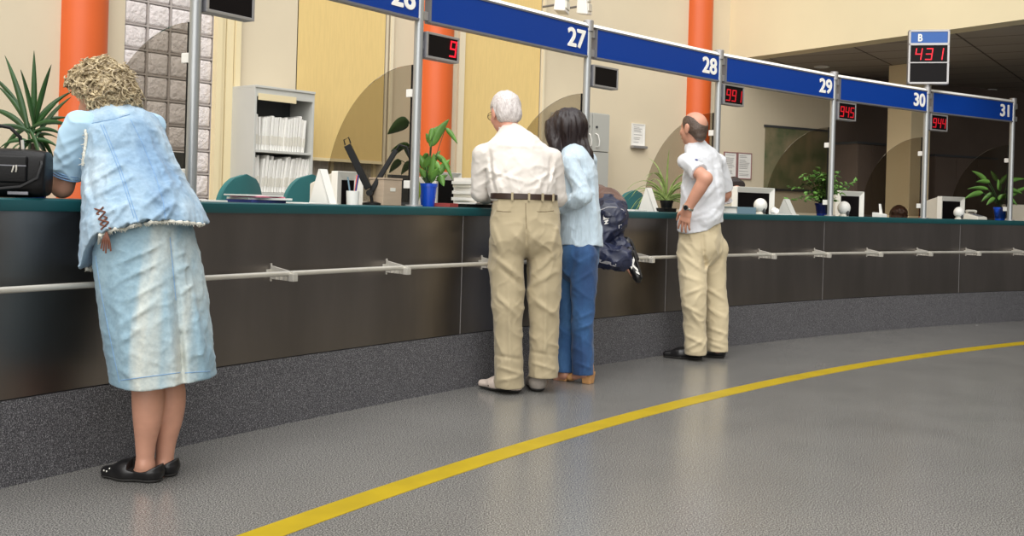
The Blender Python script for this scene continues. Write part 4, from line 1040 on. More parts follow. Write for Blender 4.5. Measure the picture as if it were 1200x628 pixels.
    for i in range(n):
        a = 2*PI*i/n; dv = r*math.cos(a); e_ = f*math.sin(a)
        for k2, z in ((.0,-.017),(.004,-.014),(.004,.014),(.0,.017)): bm_.v.append(tuple(bw + dv*(.196+k2) + e_*(.141+k2) + UP*z))
    for i in range(n):
        j = (i+1)%n
        for q in range(3): bm_.f.append((i*4+q,j*4+q,j*4+q+1,i*4+q+1)); bm_.m.append(0)
    bo = sub_child('belt', bm_, M['belt'], root, o, smooth=True); sm = bo.modifiers.new('thick','SOLIDIFY'); sm.thickness = .004
    for a in (-1.2,-1.62,-2.1,-.75,.9,2.2):
        mb = MB()
        p = bw + r*math.cos(a)*.203 + f*math.sin(a)*.148; tn = V3((-math.sin(a),0,0)); mtx = Matrix.Translation(p) @ Matrix.Rotation(a+PI/2+math.atan2(r.y,r.x),4,'Z'); mb.box(-.006,.006,-.004,.004,-.024,.022,mtx); sub_child('belt_loop', mb, M['khaki'], root, tro)
    on = tracer(tro, root)
    traced(on, ([(582,247),(590,248),(599,248)],[(629,248),(640,248),(649,247)],[(616,238),(616,250),(617,268)],[(578,240),(574,262),(573,290)]), .0018, 'pocket_seam', mat('khaki_seam',(112,98,72),.9), tro, .0003)
    a = shoe(W(611,461,6.02), (-.78,.40), .285, .098, .085, M['shoe_pale'], root, o, sole=.022); 
    b = shoe(W(631,460.5,6.07), (-.12,.99), .285, .10, .095, M['shoe_grey'], root, o, sole=.022)
    mb = MB(); d_ = V3((-.78,.40,0)).normalized(); hp = W(611,461,6.02); hp.z = 0; sd = V3((d_.y,-d_.x,0))
    for q in (.12,.155,.19): p = hp + d_*q; mb.tube([p - sd*.05+UP*.03, p - sd*.03+UP*(.09-.25*(q-.1)), p+UP*(.098-.3*(q-.1)), p + sd*.03+UP*(.09-.25*(q-.1)), p + sd*.05+UP*.03], .006, 8, flat=.6)
    sub_child('strap', mb, M['belt'], root, a, smooth=True)
def thing_part(name, parent):
    o = bpy.data.objects.new(name, None); o.empty_display_size = .05; COL.objects.link(o); o.parent = parent; return o
old_man()

# ================= the dark-haired woman in the pale blue cardigan
def woman_mid():
    root = W(676,448,6.47); root.z = 0; f = V3((-.85,.5,0)).normalized(); r = V3((f.y,-f.x,0))
    pel, wai, che, upb, nek, hc = W(679,292,6.55), W(679,250,6.55), W(677,208,6.56), W(674,186,6.58), W(671,174,6.59), W(665,153,6.6)
    ls, rs = W(668,190,6.42), W(689,187,6.72); el, wl = W(684,229,6.36), W(655,244,6.47); er, wrr = W(690,230,6.84), W(684,238,7.05)
    s = SDF(); s.chain([pel, wai, che, upb, nek], [(.12,.09),(.11,.085),(.125,.09),(.10,.065),(.05,.048)], .05, r); s.chain([ls, rs], [.038,.038], .04); s.chain([nek, hc], [.048,.045], .03)
    fh = V3((-.85,.45,-.28)).normalized(); S = head(s, hc, fh, sc=.97)
    for a, b, c in ((ls,el,wl),(rs,er,wrr)): s.chain([a,b], [.04,.034], .03); s.chain([b, lerp(b,c,.3), c], [.033,.034,.024], .02)
    hand(s, wl, V3((-.8,.5,-.05)), UP, 1, .6, .9); hand(s, wrr, V3((.3,.9,-.1)), UP, -1, .5, .9)
    ll = [W(684,312,6.44), W(683,368,6.43), W(684,436,6.43)]; rl = [W(668,312,6.62), W(666,368,6.58), W(662,438,6.5)]
    for L in (ll, rl): s.chain([lerp(pel,L[0],.6), L[0], L[1], lerp(L[1],L[2],.4), L[2]], [.06,.058,.046,.048,.034], .03)
    for L, tz in ((ll,1),(rl,1)): s.chain([L[2], L[2]+V3((-.05,.03,-.03))], [.03,.024], .02)
    o = person_obj(s, M['skin'], root, 'woman with a dark bob in a pale blue cardigan and jeans beside the white-haired man')
    hs = SDF(); hs.ell(S(0,-.012,.034), (.100,.122,.108), r, None, .04)
    hs.chain([W(668,150,6.62), W(672,168,6.62), W(677,182,6.62), W(679,189,6.62)], [(.108,.100),(.112,.088),(.106,.064),(.098,.045)], .06, r)
    hs.chain([S(-.055,.085,.06), S(-.078,.085,-.01), S(-.085,.075,-.10), S(-.08,.075,-.15)], [.03,.036,.034,.02], .05)
    hs.chain([S(.055,.085,.06), S(.078,.085,-.01), S(.085,.075,-.10), S(.08,.075,-.15)], [.03,.036,.034,.02], .05)
    hs.chain([W(684,172,6.56), W(689,182,6.56), W(693,187,6.56)], [.04,.036,.012], .04)
    hs.noise((60,60,7), .005, 3).noise((130,130,9), .0025, 7).crease(6.6, ((660,134),(650,168),-.005,2), ((668,130),(668,184),-.005,2), ((675,134),(684,182),-.006,2), ((656,140),(658,175),-.004,2), ((682,146),(690,184),-.005,2))
    hs.cutf(lambda X,Y,Z: (W(672,187.5,6.6).z + .008*np.sin(X*95+Y*50) + .25*np.maximum(0,W(668,187,6.6).x-X)) - Z)
    hs.mesh('hair', M['hair_dark'], root, .0045, 1, o); eyes(S, .97, root, o, fh)
    t = SDF(); t.chain([W(682,330,6.55), W(681,295,6.55), wai, che, upb, lerp(upb,nek,.8)], [(.155,.138),(.152,.136),(.146,.126),(.146,.116),(.118,.085),(.07,.06)], .05, r)
    t.chain([ls, lerp(ls,rs,.5)+UP*.015, rs], [.048,.055,.048], .05); t.chain([lerp(upb,nek,.3), lerp(nek,hc,.1)], [.062,.052], .03)
    for a, b, c in ((ls,el,wl),(rs,er,wrr)): t.chain([a, lerp(a,b,.4), lerp(a,b,.8), b], [.054,.054,.055,.056], .015); t.chain([b, lerp(b,c,.5), lerp(b,c,.92)], [.055,.052,.046], .012)
    t.noise((9,9,5), .006, 31).ridge((10,10,7), .008, 33, .5, 4).ridge((20,20,14), .004, 34, -.6, 4)
    B = lambda px,py: W(px,py,6.35)
    t.crease(6.5, *[((664+4*i,246+.5*i),(668+4*i,226+1.2*i),.009,1.6) for i in range(6)], ((690,240),(694,288),-.010,2.2), ((684,254),(683,288),.008,2.4), ((698,200),(700,285),.008,2.6), ((673,198),(686,216),.008,2.2), ((690,205),(694,232),-.010,2.2), ((675,254),(670,288),-.007,2.2), ((684,196),(692,214),.006,2.2), ((668,206),(682,222),.007,2))
    zh = W(682,288,6.5).z; t.cutf(lambda X,Y,Z: zh + .006*np.sin(X*40) + 0*Y - Z)
    to = t.mesh('cardigan', M['knit'], root, .0055, 2, o)
    mb = MB(); R2 = random.Random(5)
    for i in range(26):
        a = R2.uniform(-2.6,-.4); p = lerp(nek,hc,.12) + r*math.cos(a)*.062 + f*math.sin(a)*.058; mb.tube([p, p+V3((R2.uniform(-.02,.02),R2.uniform(-.02,0),R2.uniform(-.02,.02)))], [.006,.003], 5)
    sub_child('fringed_collar', mb, M['tee_blue'], root, to, smooth=True)
    tr = trousers('jeans', None, root, o, W(680,285,6.55), W(678,302,6.54), (.145,.112), (.146,.122), [([W(684,300,6.46),W(684,325,6.45),ll[1],W(683,405,6.43),W(684,465,6.43)],[(.085,.09),(.082,.084),(.066,.068),(.064,.066),(.070,.072)]),([W(669,300,6.6),W(667,325,6.6),rl[1],W(664,405,6.54),W(662,465,6.5)],[(.085,.09),(.082,.084),(.066,.068),(.064,.066),(.070,.072)])], r,
        folds=[((672,332),(694,318),.008,2.2),((676,374),(694,366),.008,2),((674,387),(694,380),.008,2),((682,390),(684,438),.007,2.2),((674,310),(692,300),.007,2),((675,425),(694,432),.007,1.8)], top=W(680,282,6.55).z, seed=40)
    zc = W(684,440,6.38).z; zc2 = W(662,441,6.45).z; tr.cutf(lambda X,Y,Z: zc + 0*X + 0*Y - Z)
    tro = tr.mesh('jeans', M['jeans'], root, .0055, 2, o)
    for hp in (W(695,450,6.42), W(667,451,6.5)):
        hh = V3((hp.x,hp.y,0)); d_ = V3((-.86,.5,0)).normalized(); sd = V3((d_.y,-d_.x,0))
        u = SDF(); hl_ = .06
        u.cone(hh+d_*.035+UP*(hl_+.02), hh+d_*.035+UP*(hl_+.045), (.034,.036), (.03,.034), sd, k=.02); u.cone(hh+d_*.04+UP*(hl_+.02), hh+d_*.15+UP*.03, (.034,.025), (.04,.022), sd, k=.02); u.cone(hh+d_*.15+UP*.025, hh+d_*.225+UP*.018, (.04,.022), (.02,.014), sd, k=.02); u.cut((0,0,.004),(0,0,-1))
        so = u.mesh('shoe', M['tan'], root, .004, 1, o)
        mb = MB(); A = [hh+d_*q[0]+sd*q[1] for q in ((.008,-.03),(.06,-.03),(.06,.03),(.008,.03))]; T = [hh+d_*q[0]+sd*q[1]+UP*(hl_+.012) for q in ((.0,-.034),(.072,-.034),(.072,.034),(.0,.034))]
        mb.hexa(A, T); sub_child('block_heel', mb, M['tan'], root, so, bevel=.004)
woman_mid()

# ================= the child lying over the counter edge
def child():
    hp = W(715,254,7.08); root = W(716,244,7.3); root.z = H
    f = V3((-.8,.6,0)).normalized(); r = V3((.6,.8,0))
    bel, che, hc = W(710,240,7.25), W(686,226,7.48), W(672,209,7.62)
    k1, a1 = W(694,292,6.95), W(729,303,6.90); k2, a2 = W(698,285,7.12), W(727,290,7.06)
    s = SDF(); s.chain([hp, bel, che], [(.09,.07),(.09,.07),(.095,.07)], .05, r); s.chain([che, hc], [.042,.042], .03)
    S = head(s, hc, V3((-.8,.55,-.2)), sc=.88)
    for q in (-1,1):
        sh = che + r*q*.11; eb = sh + f*.14 + r*q*.05 - UP*.03; eb.z = max(eb.z,H+.05); wq = eb + f*.16 - r*q*.06; wq.z = H+.035
        s.chain([sh, eb, wq], [.036,.03,.023], .02); hand(s, wq, f, UP, -q, .3, .7)
    for k_, a_ in ((k1,a1),(k2,a2)): s.chain([hp, k_, lerp(k_,a_,.4), a_], [.06,.044,.04,.028], .03)
    for a_, t_ in ((a1,W(742,322,6.90)),(a2,W(739,300,7.06))): s.chain([a_, lerp(a_,t_,.5), t_], [.028,.022,.016], .02)
    o = s.mesh('person', M['skin'], root, .005, 2); o.location = root; tag(o, 'child in brown top and navy track pants lying over the counter edge, black sneakers dangling', 'person')
    hs = SDF(); hs.ell(S(0,-.012,.034), (.088,.106,.096), r, None, .03); hs.noise((60,60,20), .004, 3); hs.cut(S(0,.04,.02), V3((-.8,.55,-.6))); hs.mesh('hair', M['hair_brown'], root, .005, 1, o)
    t = SDF(); t.cone(lerp(hp,bel,.55), bel, (.135,.115), (.13,.105), r, k=.05); t.cone(bel, che, (.13,.105), (.125,.095), r, k=.05); t.cone(che, lerp(che,hc,.4), .06, .05, k=.03)
    for q in (-1,1):
        sh = che + r*q*.11; eb = sh + f*.14 + r*q*.05 - UP*.03; eb.z = max(eb.z,H+.05); t.chain([sh, eb], [.052,.046], .03)
    t.noise((12,12,12), .007, 51).ridge((14,14,14), .014, 53, .8, 3)
    for i in range(4): t.fold(W(703+4*i,222+2*i,7.12), W(712+5*i,244,7.1), .009, .01)
    t.cut((0,0,H+.001),(0,0,-1)); t.mesh('top', M['brown_top'], root, .0055, 2, o)
    p = SDF(); p.chain([lerp(hp,bel,.7), hp, hp+V3((.0,-.01,-.05))], [(.128,.112),(.13,.118),(.115,.10)], .05, r); p.chain([hp, k1, lerp(k1,a1,1.02)], [(.10,.10),(.082,.085),(.074,.076)], .03); p.chain([hp, k2, lerp(k2,a2,1.02)], [(.10,.10),(.082,.085),(.074,.076)], .03)
    p.noise((12,12,12), .009, 61).ridge((13,13,13), .018, 63, .6, 3).ridge((26,26,26), .008, 64, -.7, 4)
    for a, b, amp in (((704,262),(734,258),.012),((706,272),(732,268),.012),((704,280),(724,282),-.012),((700,290),(724,292),.01)): p.fold(W(a[0],a[1],6.95), W(b[0],b[1],6.95), amp, .012)
    po = p.mesh('track_pants', M['track'], root, .0055, 2, o)
    on = tracer(po, root)
    def patch(name, quads, m):
        mb = MB()
        for q in quads:
            pp = [on(*c) for c in q]
            if all(pp): mb.prism(pp, .003, (pp[1]-pp[0]).cross(pp[3]-pp[0]).normalized())
        if mb.v: mb.build(name, m, po)
    sil = mat('reflective_strip',(196,194,196),.35,.3)
    patch('leg_stripe', [[(692+6*i,301+1.6*i),(698+6*i,302.6+1.6*i),(698+6*i,306+1.6*i),(692+6*i,304.6+1.6*i)] for i in range(5)], sil)
    patch('white_print', [[(707,252),(714,250),(714,256),(707,258)],[(708,259),(713,257),(713,262),(708,263)],[(725,264),(728.5,263),(728.5,267.5),(725,267.5)]], M['white'])
    mb = MB(); pp = [q for q in (on(x,y,.002) for x,y in ((704,246),(712,243),(722,243),(730,246),(733,251))) if q]
    if len(pp) > 2: mb.tube(pp, .0025, 6); mb.build('piping', sil, po)
    for a_, heel, toe, nm in ((a1, W(736,291,6.90), W(748.5,333,6.90), 0), (a2, W(733,279,7.06), W(745,311,7.06), 1)):
        d_ = (toe-heel); L = d_.length; d_.normalize(); out = V3((d_.z,0,-d_.x)) if True else 0   # out: towards the sole (right)
        out = V3((-d_.z,0,d_.x)); out = out if out.x > 0 else -out; sd = d_.cross(out).normalized()
        u = SDF(); u.cone(heel+d_*.035-out*.0, heel+d_*.035-out*.045, (.036,.038), (.032,.034), sd, k=.02); u.cone(heel+d_*.035, heel+d_*(L-.05)+out*.004, (.037,.034), (.043,.028), sd, k=.03); u.cone(heel+d_*(L-.05)+out*.004, heel+d_*(L-.03)+out*.006, (.042,.026), (.036,.022), sd, k=.02)
        u.cone(heel+d_*.05-out*.035, heel+d_*(L*.6)-out*.01, (.026,.02), (.034,.022), sd, k=.03)
        u.cut(heel+out*.026, out); so = u.mesh('sneaker', M['shoe_black'], root, .0045, 1, o)
        u = SDF(); u.cone(heel+d_*.036+out*.022, heel+d_*(L-.045)+out*.024, (.040,.02), (.044,.02), sd, k=.01); u.cut(heel+out*.036, out); u.cut(heel+out*.022, -out); u.mesh('sole', M['sole'], root, .0045, 1, so)
        b2 = BVHTree.FromObject(so, bpy.context.evaluated_depsgraph_get())
        def o2(y, x, off=.002):
            c = heel + d_*y + out*x + V3((0,-.2,0)) - V3(root); h = b2.ray_cast(c, V3((0,1,0))); return h[0]+h[1]*off if h[0] is not None else None
        mb = MB()
        for q in (((.06,.014),(.085,.016),(.135,-.018),(.115,-.024)),((.10,-.006),(.115,-.010),(.165,.016),(.145,.018)),((.15,.0),(.165,.0),(.185,.018),(.17,.02)),((.03,-.02),(.06,-.03),(.066,-.024),(.036,-.014))):
            pp = [o2(*c) for c in q]
            if all(pp): mb.prism(pp, .003, (0,-1,0))
        if mb.v: mb.build('white_stripe', M['white'], so)
        mb = MB()
        for i in range(3):
            c = heel + d_*(.06+.03*i) - out*(.058-.012*i); mb.tube([c-sd*.03+out*.01, c-sd*.012-out*.004, c+sd*.012-out*.004, c+sd*.03+out*.01], .0035, 6)
        sub_child('lace', mb, M['grey_frame'], root, so, smooth=True)
child()

# ================= the balding man in the white polo
def man_right():
    root = W(818,420,7.6); root.z = 0; f = V3((-.72,.70,0)).normalized(); r = V3((f.y,-f.x,0))
    pel, wai, che, upb, nek, hc = W(821,285,7.6), W(822,252,7.6), W(824,215,7.6), W(822,190,7.6), W(816,176,7.58), W(813,151,7.55)
    ls, rs = W(804,190,7.44), W(842,190,7.76); el, wl = W(827,209,7.26), W(805,246,7.33); er, wrr = W(850,227,7.86), W(839,244,8.10)
    s = SDF(); s.chain([pel, wai, che, upb, nek], [(.13,.095),(.13,.095),(.15,.10),(.125,.08),(.062,.06)], .05, r); s.chain([ls, rs], [.046,.046], .04); s.chain([nek, hc], [.062,.06], .03)
    fh = V3((-.62,.78,.0)).normalized(); S = head(s, hc, fh, sc=1.04)
    s.chain([ls, el], [.052,.046], .03); s.chain([el, lerp(el,wl,.28), lerp(el,wl,.7), wl], [.044,.047,.038,.031], .02)
    s.chain([rs, er], [.052,.044], .03); s.chain([er, lerp(er,wrr,.3), wrr], [.043,.045,.031], .02)
    hand(s, wl, V3((-.12,.25,-.95)), V3((-.5,-.8,-.1)), 1, .35, 1.05, spread=.25); hand(s, wrr, V3((-.5,.85,-.12)), UP, -1, .5, 1.)
    ll = [W(811,312,7.5), W(812,350,7.48), W(816,410,7.52)]; rl = [W(834,312,7.70), W(838,350,7.68), W(841,408,7.68)]
    for L in (ll, rl): s.chain([lerp(pel,L[0],.7), L[0], L[1], lerp(L[1],L[2],.4), L[2]], [.068,.065,.054,.054,.038], .03)
    o = person_obj(s, M['skin'], root, 'balding man in a white polo shirt and pale chinos, hand on his hip')
    hs = SDF(); hs.ell(S(0,-.008,.028), (.0825,.1025,.0925), r, None, .02); hs.cone(S(0,-.05,-.02), S(0,-.06,-.05), (.068,.05), (.055,.04), r, k=.03)
    hs.noise((160,160,160), .0012, 4); hs.cut(S(0,.03,.0), fh*.9-UP*.35)
    hs.sub(Prim(S(0,.02,.125), S(0,-.098,.062), (.074,.055), (.062,.045), r)); hs.sub(Prim(S(0,.02,.15), S(0,.09,.13), .078, .085, r))
    for q in (-1,1): hs.sub(Prim(S(q*.09,.0,-.03), S(q*.09,.0,.008), .026, .026))
    hs.mesh('hair', M['hair_short'], root, .0035, 1, o); eyes(S, 1.04, root, o, fh)
    t = SDF(); t.chain([W(821,310,7.6), W(821,272,7.6), W(821,255,7.6), wai, che, upb, lerp(upb,nek,.75)], [(.186,.142),(.192,.148),(.190,.148),(.184,.142),(.190,.138),(.150,.105),(.09,.08)], .05, r)
    hx = [W(x,265,7.45).x for x in (790,805,820,832,840,850)]; hz = [W(820,y,7.45).z for y in (271,273,272,268,263,260)]
    t.precutf(lambda X,Y,Z: np.interp(X.ravel(),hx,hz).reshape(X.shape) + 0*Y - Z)
    t.chain([lerp(ls,rs,.06), lerp(ls,rs,.3)+UP*.02, lerp(ls,rs,.5)+UP*.03, lerp(ls,rs,.7)+UP*.02, lerp(ls,rs,.94)], [.056,.064,.068,.064,.056], .06); t.chain([lerp(upb,nek,.3), lerp(nek,hc,.15)], [.08,.070], .04)
    cl = lerp(ls,el,.66); t.chain([ls, lerp(ls,el,.3), cl+(cl-ls)*.2], [.060,.064,.070], .02); cr = lerp(rs,er,.88); t.chain([rs, lerp(rs,er,.5), cr+(cr-rs)*.2], [.058,.062,.062], .02)
    t.noise((7,7,5), .007, 71).ridge((8,8,8), .006, 73, .7, 4).ridge((15,15,15), .0035, 74, -.6, 4).ridge((32,32,32), .0018, 76, .4, 3)
    B = lambda px,py: W(px,py,7.42)
    t.crease(7.6, ((798,246),(830,226),.010,2.6), ((800,259),(840,240),.010,2.6), ((842,214),(815,246),.009,2.6), ((848,234),(825,263),.010,2.6), ((836,194),(842,240),-.010,2.4), ((797,214),(806,242),.009,2.4), ((806,200),(800,225),-.008,2.2), ((812,258),(836,252),.008,2.2), ((826,180),(838,200),.007,2.4), ((830,262),(846,250),.009,2.2), ((800,186),(810,196),.006,2))
    dl = (el-ls).normalized(); en = V3(cl)
    # sleeve ends: cut only around each sleeve
    def sleeve_cut(c, d, rad):
        c = np.array(c); d = np.array(d)
        def fn(X,Y,Z):
            u = (X-c[0])*d[0] + (Y-c[1])*d[1] + (Z-c[2])*d[2]; dist = np.sqrt((X-c[0])**2+(Y-c[1])**2+(Z-c[2])**2)
            return np.minimum(u, rad - dist)
        return fn
    t.cutf(sleeve_cut(cl, dl, .12)); t.cutf(sleeve_cut(cr, (er-rs).normalized(), .10))
    to = t.mesh('polo_shirt', M['polo_white'], root, .0055, 2, o)
    bpy.context.view_layer.update(); bv = BVHTree.FromObject(to, bpy.context.evaluated_depsgraph_get())
    d = (W(816,188,1.) - V3((0,0,HC))).normalized(); h = bv.ray_cast(V3((0,0,HC))-V3(root), d)
    if h[0] is not None:
        n = h[1]; mb = MB(); a = n.orthogonal().normalized(); b_ = n.cross(a); mb.prism([h[0] + n*.004 + (a*math.cos(q)+b_*math.sin(q))*(.013 if i%2 else .009) for i,q in enumerate(np.linspace(0,2*PI,12,endpoint=False))], .003, n); mb.build('emblem', M['navy'], to)
    c = SDF(); cc, c2 = lerp(nek,hc,.0), lerp(nek,hc,.22); c.cone(cc-UP*.015, c2, .082, .073, k=.01); c.sub(Prim(c2-UP*.02, c2+UP*.06, .064, .064)); c.cut(c2+UP*.008, UP); c.mesh('collar', M['polo_white'], root, .0045, 1, to)
    tr = trousers('trousers', None, root, o, W(821,262,7.6), pel, (.166,.128), (.180,.138), [([W(811,290,7.54),W(811,318,7.52),ll[1],W(814,385,7.51),W(816,430,7.52)],[(.095,.11),(.094,.102),(.083,.088),(.078,.082),(.073,.078)]),([W(834,290,7.68),W(835,318,7.68),rl[1],W(840,385,7.68),W(841,428,7.68)],[(.095,.11),(.094,.102),(.083,.088),(.078,.082),(.073,.078)])], r,
        folds=[((800,300),(825,318),.010,2.5),((846,294),(826,318),.010,2.5),((801,346),(823,337),.011,2.4),((799,357),(824,370),.010,2.4),((829,338),(850,352),.010,2.4),((805,394),(826,404),.011,2.2),((831,384),(852,392),.010,2.2),((805,409),(823,399),.011,2),((823,272),(826,320),-.018,2.4),((831,402),(850,408),.009,2),((798,322),(822,330),.009,2.4),((796,282),(812,300),.008,2.5),((808,365),(824,385),.008,2.4),((832,362),(850,372),.008,2.2)],
        buttocks=[(W(828,290,7.52),(.08,.08,.085)),(W(839,290,7.64),(.08,.08,.085))], top=W(821,258,7.6).z, noise=((7,7,5),.008), seed=80)
    zc = W(816,416,7.5).z; zc2 = W(841,412,7.65).z; xm = W(828,412,7.6).x; tr.cutf(lambda X,Y,Z: np.where(X<xm,zc,zc2) + 0*Y - Z)
    tr.mesh('trousers', M['khaki_pale'], root, .0055, 2, o)
    wd_ = (wl-el).normalized(); wc = lerp(el,wl,.93); e1 = V3((-.5,-.8,0)); e1 = (e1 - wd_*e1.dot(wd_)).normalized(); e2 = wd_.cross(e1)
    wt = thing_part('wristwatch', o)
    mb = ring(lambda a: wc + e1*math.cos(a)*.036 + e2*math.sin(a)*.036, 32, .006, 1.6); sub_child('strap', mb, M['steelwatch'], root, wt, smooth=True)
    mb = MB(); mb.tube([wc+e1*.036, wc+e1*.048], .019, 24); sub_child('case', mb, M['steelwatch'], root, wt, smooth=True)
    mb = MB(); mb.tube([wc+e1*.0475, wc+e1*.0488], .015, 24); sub_child('dial', mb, M['black'], root, wt)
    shoe(W(824,421,7.58), (-.97,.22), .30, .10, .085, M['shoe_black'], root, o, sole=.016, toe_r=.75)
    shoe(W(850,419.5,7.70), (-.95,.30), .30, .10, .085, M['shoe_black'], root, o, sole=.016, toe_r=.75)
man_right()

# ================= two clerks seated behind the counter
def clerk(px, py, Z, look, hairm, topm, label, fr_):
    hc = W(px, py, Z); root = V3((hc.x,hc.y,0)); f = V3(look).normalized(); r = f.cross(UP).normalized()
    seat = hc.z - .72; nk = hc - UP*.13 - f*.03; ch = hc - UP*.32 - f*.05; pv_ = V3((hc.x,hc.y,seat+.1)) - f*.1
    s = SDF(); s.chain([pv_, ch, nk-UP*.05], [(.14,.10),(.14,.095),(.09,.06)], .05, r); s.chain([nk-UP*.07, hc], [.055,.05], .03); S = head(s, hc, f-UP*.25)
    for q in (-1,1):
        sh = nk - UP*.1 + r*q*.17; eb = sh - UP*.25 + f*.08; wq = eb + f*.24 - r*q*.05 + UP*.02; s.chain([sh,eb,wq], [.048,.04,.028], .03); hand(s, wq, f, UP, -q, .4, .95)
        kn = pv_ + f*.40 + r*q*.10 + UP*.02; an = V3((kn.x,kn.y,.09)) - f*.06; s.chain([pv_ + r*q*.09, lerp(pv_+r*q*.09,kn,.9), lerp(kn,an,.15), an], [.075,.055,.05,.04], .03); s.chain([an, an+f*.12-UP*.05], [.036,.026], .02)
    o = person_obj(s, M['skin'], root, label, .0065)
    h = SDF(); h.ell(S(0,-.012,.04), (.095,.112,.10), r, None, .03); h.cone(S(0,-.04,.0), S(0,-.06,-.09), (.095,.07), (.085,.05), r, k=.03); h.ell(S(0,.05,.075), (.08,.06,.05), r, None, .03)
    h.noise((45,45,25), .007, 5).noise((90,90,50), .004, 6); h.cut(S(0,.052+fr_,.02-fr_*.4), f*.9-UP*.55); h.mesh('hair', hairm, root, .005, 1, o); eyes(S, 1, root, o, f)
    t = SDF(); t.chain([pv_-UP*.05, ch, nk-UP*.05], [(.18,.14),(.175,.125),(.115,.082)], .05, r)
    for q in (-1,1): sh = nk - UP*.1 + r*q*.17; eb = sh - UP*.25 + f*.08; wq = eb + f*.24 - r*q*.05 + UP*.02; t.chain([sh,eb,lerp(eb,wq,.85)], [.062,.055,.04], .03)
    t.noise((12,12,10), .006, 9); t.mesh('sweater', topm, root, .007, 2, o)
    k_ = SDF(); k_.cone(pv_-UP*.02, pv_+UP*.06, (.175,.14), (.175,.135), r, k=.05)
    for q in (-1,1): kn = pv_ + f*.40 + r*q*.10 + UP*.02; an = V3((kn.x,kn.y,.11)) - f*.06; k_.chain([pv_ + r*q*.09, lerp(pv_+r*q*.09,kn,.9), lerp(kn,an,.15), an], [.10,.078,.072,.064], .03)
    k_.mesh('trousers', M['grey_dark'], root, .007, 2, o)
    return seat, f, root
CL = []
CL.append(clerk(1053,255,11.9,(-.25,-.95,0), M['hair_brown'], M['sweater_dark'], 'clerk with brown hair bent low behind counter 30, only the head showing', .05))
CL.append(clerk(859,225,9.6,(.2,-.95,0), M['hair_dark'], M['sweater_grey'], 'dark-haired clerk half hidden between the balding man and a white monitor', 0.))
# ------------------------------------------------------------------ furniture and things on and behind the counter
cutm = MB(); cutm.arc([(.36,.70),(1.35,.70),(1.35,.735),(.36,.735)], T0, T1, 160); cb(cutm, 'worktop', M['grey_metal'], smooth=True)
for k in range(len(seams)-1):
    t = seams[k]
    if t < T0 or t > T1: continue
    mb = MB(); o0 = P(t,1.0,0); mtx = Matrix.Translation(o0) @ Matrix.Rotation(rz(o0),4,'Z'); mb.box(-.015,.015,-.32,.32,0,.70,mtx); cb(mb, 'desk_support', M['grey_metal'])
DESK = .735
def at(px, d, z): v = hit(px, 244, d); return Vector((v.x, v.y, z)), rz(v)
# grey cabinet with files
v = hit(327, 200, RW-.02); n_ = Vector((v.x-CX, v.y-CY, 0)).normalized()
c1 = hit(297,180,RW-.36); c2 = hit(367,180,RW-.36); wv = (c2-c1); wv.z = 0; Wc = wv.length; cc = (c1+c2)/2; cc.z = 0
rt = thing('filing_cabinet', 'tall grey open-fronted cabinet full of white files against the back wall', 'cabinet', cc, math.atan2(wv.y,wv.x))
hw, dp, zt_ = Wc/2, .33, 1.985
mb = MB(); mb.box(-hw,-hw+.02,0,dp,0,zt_); mb.build('side_panel', M['grey_metal'], rt, bevel=.002)
mb = MB(); mb.box(hw-.02,hw,0,dp,0,zt_); mb.build('side_panel', M['grey_metal'], rt, bevel=.002)
mb = MB(); mb.box(-hw,hw,-.01,dp,zt_,zt_+.02); mb.build('top_panel', M['grey_metal'], rt, bevel=.002)
mb = MB(); mb.box(-hw+.02,hw-.02,dp-.015,dp,0,zt_); mb.build('back_panel', M['grey_dark'], rt)
mb = MB(); mb.box(-hw+.02,hw-.02,0,.02,zt_-.07,zt_); mb.build('header_rail', M['grey_metal'], rt)
mb = MB(); mb.box(-hw+.03,hw*.35,-.006,.0,zt_-.10,zt_-.045); mb.build('label_holder', M['cream'], rt)
shz = []
for py in (177, 226, 262, 300):
    z = cc.y*0 + HC - ray(330,py)[1]*(cc.y-.05); shz.append(z)
    mb = MB(); mb.box(-hw+.02,hw-.02,.0,dp-.015,z-.02,z); mb.build('shelf', M['grey_metal'], rt, bevel=.002)
mb = MB(); mb.box(-hw+.02,hw-.02,.01,dp-.015,.0,.06); mb.build('plinth', M['grey_dark'], rt)
ux = Vector((math.cos(rt.rotation_euler.z), math.sin(rt.rotation_euler.z), 0)); uy = Vector((-ux.y, ux.x, 0))
R = random.Random(11)
mbp = MB(); mbp.rbox(-.011,.011,0,.23,0,.30,.003,2); proto = mbp.build('paper_file', M['paper'])
mbp = MB(); mbp.box(-.0115,.0115,-.0015,.001,.05,.13); sp_ = mbp.build('spine_label', M['offwhite'], proto); 
first = True
for row, (zs, n, lab, grp) in enumerate(((shz[0],19,'white file standing in the packed upper row of the grey cabinet','files on the upper shelf'),(shz[1],20,'white file leaning in the packed lower row of the grey cabinet','files on the lower shelf'))):
    x = -hw+.036; lean = .0
    for k in range(n):
        if x > hw - (.075 if row == 0 else .035): break
        if first: o = proto; first = False
        else:
            o = proto.copy(); COL.objects.link(o); q = sp_.copy(); COL.objects.link(q); q.parent = o
        sc = R.uniform(.9,1.04); a = (-.03 if k < 3 else .06+.004*k)*(1 if row else .6) + R.uniform(-.01,.01)
        o.scale = (R.uniform(.9,1.15), R.uniform(.9,1.), sc)
        lift = abs(math.sin(a))*.011
        p = cc + ux*x + uy*(.03+R.uniform(0,.02)); p.z = zs + .001 + lift
        o.location = p; o.rotation_euler = (0, a, rt.rotation_euler.z); tag(o, lab, 'file', grp)
        x += .0275
